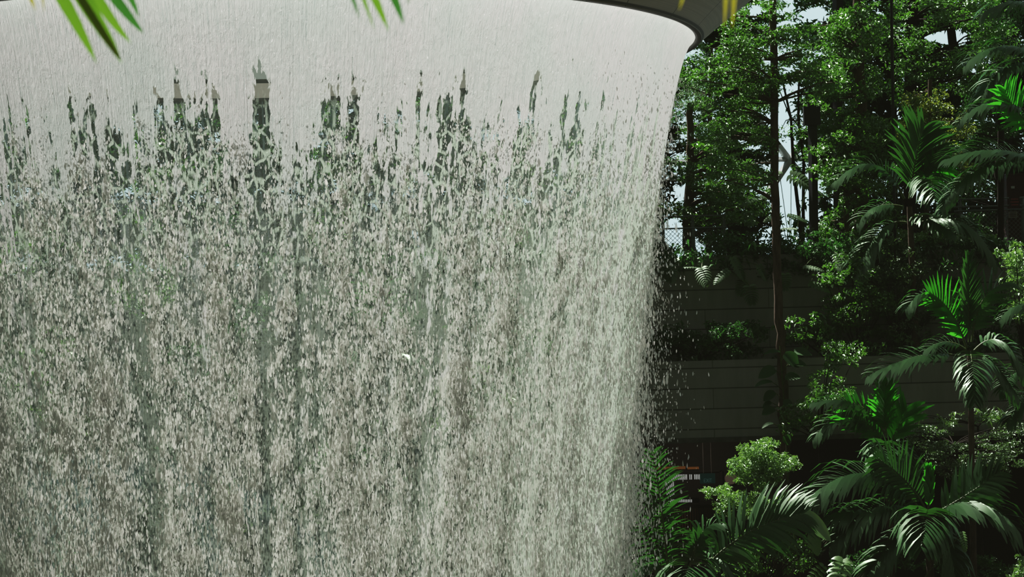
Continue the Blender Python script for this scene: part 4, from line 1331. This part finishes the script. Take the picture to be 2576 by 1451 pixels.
b = Buf(); b.box(((pa[0] + pb[0]) / 2, Yr - 0.15, (pa[2] + pb[2]) / 2), (pb[0] - pa[0], 0.04, pa[2] - pb[2])); b.build('center_panel', MAT['black_panel'], root)
# slatted wooden balustrade below
pa, pb = at(1690, 1276, Yr - 0.4), at(1790, 1345, Yr - 0.4)
root = empty('slatted_balustrade', ((pa[0] + pb[0]) / 2, Yr - 0.4, FLOOR), 'brown wooden slatted balustrade below the bright barred screen', 'balustrade')
b = Buf()
for x in np.arange(pa[0], pb[0], 0.055):
    b.box((x, Yr - 0.4, (pa[2] + pb[2]) / 2), (0.024, 0.05, pa[2] - pb[2]))
b.build('slat', MAT['wood_slat'], root)
b = Buf(); b.box(((pa[0] + pb[0]) / 2, Yr - 0.4, pa[2]), (pb[0] - pa[0], 0.08, 0.05)); b.box(((pa[0] + pb[0]) / 2, Yr - 0.36, (pb[2] + FLOOR) / 2), (pb[0] - pa[0], 0.1, pb[2] - FLOOR)); b.build('frame', MAT['black_panel'], root)
# orange light strip
pa, pb = at(1636, 1180, Yr - 0.5), at(1728, 1180, Yr - 0.5)
root = empty('light_strip', ((pa[0] + pb[0]) / 2, Yr, pa[2]), 'long dim orange light strip under the lower wall beside the waterfall', 'light')
b = Buf(); b.tube([[pa[0], Yr - 0.02, pa[2]], [(pa[0] + pb[0]) / 2, Yr - 0.02, pa[2]], [pb[0], Yr - 0.02, pa[2]]], 0.03, 6); b.build('tube', MAT['strip_orange'], root)
pa2, pb2 = at(1733, 1179, Yr - 0.5), at(1762, 1179, Yr - 0.5)
b = Buf(); b.tube([[pa2[0], Yr - 0.02, pa2[2]], [(pa2[0] + pb2[0]) / 2, Yr - 0.02, pa2[2]], [pb2[0], Yr - 0.02, pa2[2]]], 0.026, 6); b.build('tube', MAT['strip_orange'], root)
# exit sign
Ye = 55.2
s = px_m(Ye)
q = at(1780, 1203, Ye)
root = empty('exit_sign', (q[0], Ye, q[2]), 'dark green EXIT sign hanging in the recess left of the rounded pale tree', 'sign')
b = Buf(); b.box(q, (38 * s, 0.08, 25 * s)); b.build('sign_box', MAT['exit_green'], root)
b = Buf(); zc = z_low_bot + 0.02
for dx in (-10, 10):
    b.tube([[q[0] + dx * s, Ye, q[2] + 12 * s], [q[0] + dx * s, Ye, (q[2] + zc) / 2], [q[0] + dx * s, Ye, zc]], 0.006, 5)
b.build('hanger', MAT['black_panel'], root)
b = Buf()
yy = Ye - 0.045
u = 1.0 * s                      # one photo pixel
lx = q[0] - 9.5 * u; lz = q[2] - 5 * u


def bar(x0, z0, x1, z1, t=0.9):
    c = np.array([lx + (x0 + x1) / 2 * u, yy, lz + (z0 + z1) / 2 * u])
    L = math.hypot(x1 - x0, z1 - z0) * u; a = math.atan2(z1 - z0, x1 - x0)
    Rm = [[math.cos(a), 0, -math.sin(a)], [0, 1, 0], [math.sin(a), 0, math.cos(a)]]
    b.box(c, (L + t * u, 0.006, t * u), Rm)


for z0, x1 in ((-4, 4), (0, 3.4), (4, 4)):
    bar(0, z0, x1, z0)                                   # E
bar(0, -4, 0, 4)
bar(6, -4, 10.5, 4); bar(6, 4, 10.5, -4)                   # X
bar(12.7, -4, 12.7, 4)                                   # I
bar(14.6, 4, 19.4, 4); bar(17, -4, 17, 4)                # T
b.build('lettering', MAT['exit_text'], root)
# round pale panel
q = at(1838, 1203, Yr)
root = empty('recess_disc', (q[0], Yr, q[2]), 'round dull pink disc on the recess wall half hidden by the rounded pale tree', 'panel')
b = Buf(); b.tube([[q[0], Yr + 0.1, q[2]], [q[0], Yr, q[2]], [q[0], Yr - 0.05, q[2]]], 15 * px_m(Yr), 24); b.build('disc', MAT['disc_pale'], root)
# downlight under the wall's edge
q = at(1830, 1111, 52.6)
b = Buf(); b.tube([[q[0], 52.6, z_low_bot + 0.02], [q[0], 52.6, z_low_bot - 0.01], [q[0], 52.6, z_low_bot - 0.05]], 0.05, 10)
tag(b.build('downlight', MAT['sign_grey'], None, True), 'small round ceiling light under the edge of the lower wall above the rounded tree', 'light')


# ------------------------------------------------------------------ blurred palm leaf tips close to the camera
def near_frond(label, Y, stem_px, blades):
    s = px_m(Y)
    P = [at(x, y, Y) for x, y in stem_px]
    root = empty('palm_frond', P[0], label, 'palm frond', 'palm leaf tips hanging in close view')
    b = Buf(); b.tube(P, 5 * s, 6); b.build('rachis', MAT['rachis'], root, True)
    for pts, wd, m in blades:
        Q = np.array([at(x, y, Y + 0.04 * k) for k, (x, y) in enumerate(pts)])
        u = np.linspace(0, 1, 9)[:, None]
        if len(Q) == 2:
            c = Q[0] * (1 - u) + Q[1] * u
        else:
            mid = 2 * Q[1] - (Q[0] + Q[2]) / 2
            c = (1 - u) ** 2 * Q[0] + 2 * u * (1 - u) * mid + u ** 2 * Q[2]
        T = norm(np.gradient(c, axis=0))
        S = norm(np.cross(T, FWD))
        hw = wd * s * 0.5 * np.array([0.7, 0.9, 1.0, 1.0, 0.92, 0.78, 0.58, 0.34, 0.04])[:, None]
        b = Buf()
        V = np.stack([c - S * hw + FWD * hw * 0.4, c, c + S * hw + FWD * hw * 0.4], 1).reshape(-1, 3)
        f = []
        for i in range(8):
            k = 3 * i
            f += [[k, k + 1, k + 4, k + 3], [k + 1, k + 2, k + 5, k + 4]]
        b.add(V, f)
        b.build('leaflet', MAT[m], root, True)


near_frond('out of focus palm leaf tips hanging into the top left corner', 4.6, [(-60, -260), (60, -160), (200, -120), (330, -110)],
           [([(40, -170), (60, -60), (90, 26)], 26, 'palm_yellow'), ([(70, -160), (95, -60), (112, 30)], 14, 'palm_yellow'),
            ([(60, -170), (170, 20), (243, 158)], 36, 'palm_near'), ([(110, -150), (235, 40), (306, 158)], 40, 'palm_near'),
            ([(112, -148), (250, 70), (304, 150)], 22, 'palm_yellow'), ([(170, -130), (260, 20), (330, 108)], 30, 'palm_near'),
            ([(200, -125), (300, 10), (362, 84)], 30, 'leaf_shade'), ([(260, -115), (320, -20), (350, 46)], 22, 'leaf_shade')])
near_frond('out of focus palm leaf tips hanging from the top edge left of centre', 4.4, [(760, -230), (860, -150), (960, -130)],
           [([(820, -170), (870, -50), (906, 50)], 18, 'leaf_shade'), ([(850, -150), (900, -40), (942, 76)], 16, 'palm_near'),
            ([(870, -150), (935, -20), (978, 78)], 26, 'palm_near'), ([(930, -140), (985, -20), (1016, 62)], 26, 'leaf_shade'), ([(950, -140), (1005, -60), (1030, 14)], 16, 'leaf_shade')])
near_frond('out of focus yellow leaf tips hanging in front of the roof soffit', 4.2, [(1700, -230), (1800, -160), (1900, -140)],
           [([(1780, -170), (1740, -70), (1708, 26)], 22, 'palm_yellow'), ([(1830, -150), (1828, -50), (1822, 68)], 18, 'palm_yellow'), ([(1860, -150), (1850, -50), (1842, 72)], 20, 'palm_yellow')])

# ------------------------------------------------------------------ light
rl = bpy.data.lights.new('recess_fill', 'POINT')  # fill light added to brighten the recess, no visible source
rl.energy = 26
rl.color = (1.0, 0.80, 0.62)
rl.shadow_soft_size = 0.12
rlo = bpy.data.objects.new('recess_fill', rl)
rlo.location = tuple(at(1775, 1150, 54.6))
COL.objects.link(rlo)
sun = bpy.data.lights.new('sun', 'SUN')
sun.energy = 11.0
sun.angle = math.radians(0.6)
sun.color = (1.0, 0.97, 0.91)
so = bpy.data.objects.new('sun', sun)
to_sun = Vector(SUN)
so.rotation_euler = to_sun.to_track_quat('Z', 'Y').to_euler()
COL.objects.link(so)

w = bpy.data.worlds.new('world')
scene.world = w
w.use_nodes = True
nt = w.node_tree
nt.nodes.clear()
g = N(nt)
tc = g.new('ShaderNodeTexCoord')
sep = g.new('ShaderNodeSeparateXYZ')
g.link(tc.outputs['Generated'], sep.inputs[0])
f = g.smooth(sep.outputs[1], 0.35, 0.95)
up = g.smooth(sep.outputs[2], 0.3, 1.0)
low = g.mixc(up, (0.050, 0.058, 0.038), (0.15, 0.17, 0.14))
colr = g.mixc(f, low, (0.94, 1.28, 1.34))
bg = g.new('ShaderNodeBackground')
g.link(colr, bg.inputs[0])
bg.inputs[1].default_value = 1.0
wo = g.new('ShaderNodeOutputWorld')
g.link(bg.outputs[0], wo.inputs[0])

# ------------------------------------------------------------------ look and sampling economy
vs = scene.view_settings
scene.display_settings.display_device = 'sRGB'
vs.view_transform = 'Standard'
vs.use_curve_mapping = True
cm = vs.curve_mapping
cm.use_clip = False
cm.extend = 'EXTRAPOLATED'
for k, z0 in enumerate((0.0008, 0.0006, -0.0012)):
    cm.curves[k].points[0].location = (0.0, z0)
cv = cm.curves[3]
cv.points[0].location = (0.0, 0.0044)
cv.points[1].location = (1.0, 0.68)
cv.points.new(0.06, 0.058)
cv.points.new(0.30, 0.30)
cv.points.new(0.6, 0.51)
cm.update()
cy = scene.cycles
cy.use_adaptive_sampling = True
cy.adaptive_threshold = 0.1
cy.adaptive_min_samples = 12
cy.max_bounces = 4
cy.diffuse_bounces = 1
cy.glossy_bounces = 1
cy.transmission_bounces = 2
cy.transparent_max_bounces = 8
cy.caustics_reflective = False
cy.caustics_refractive = False
cy.sample_clamp_indirect = 4.0
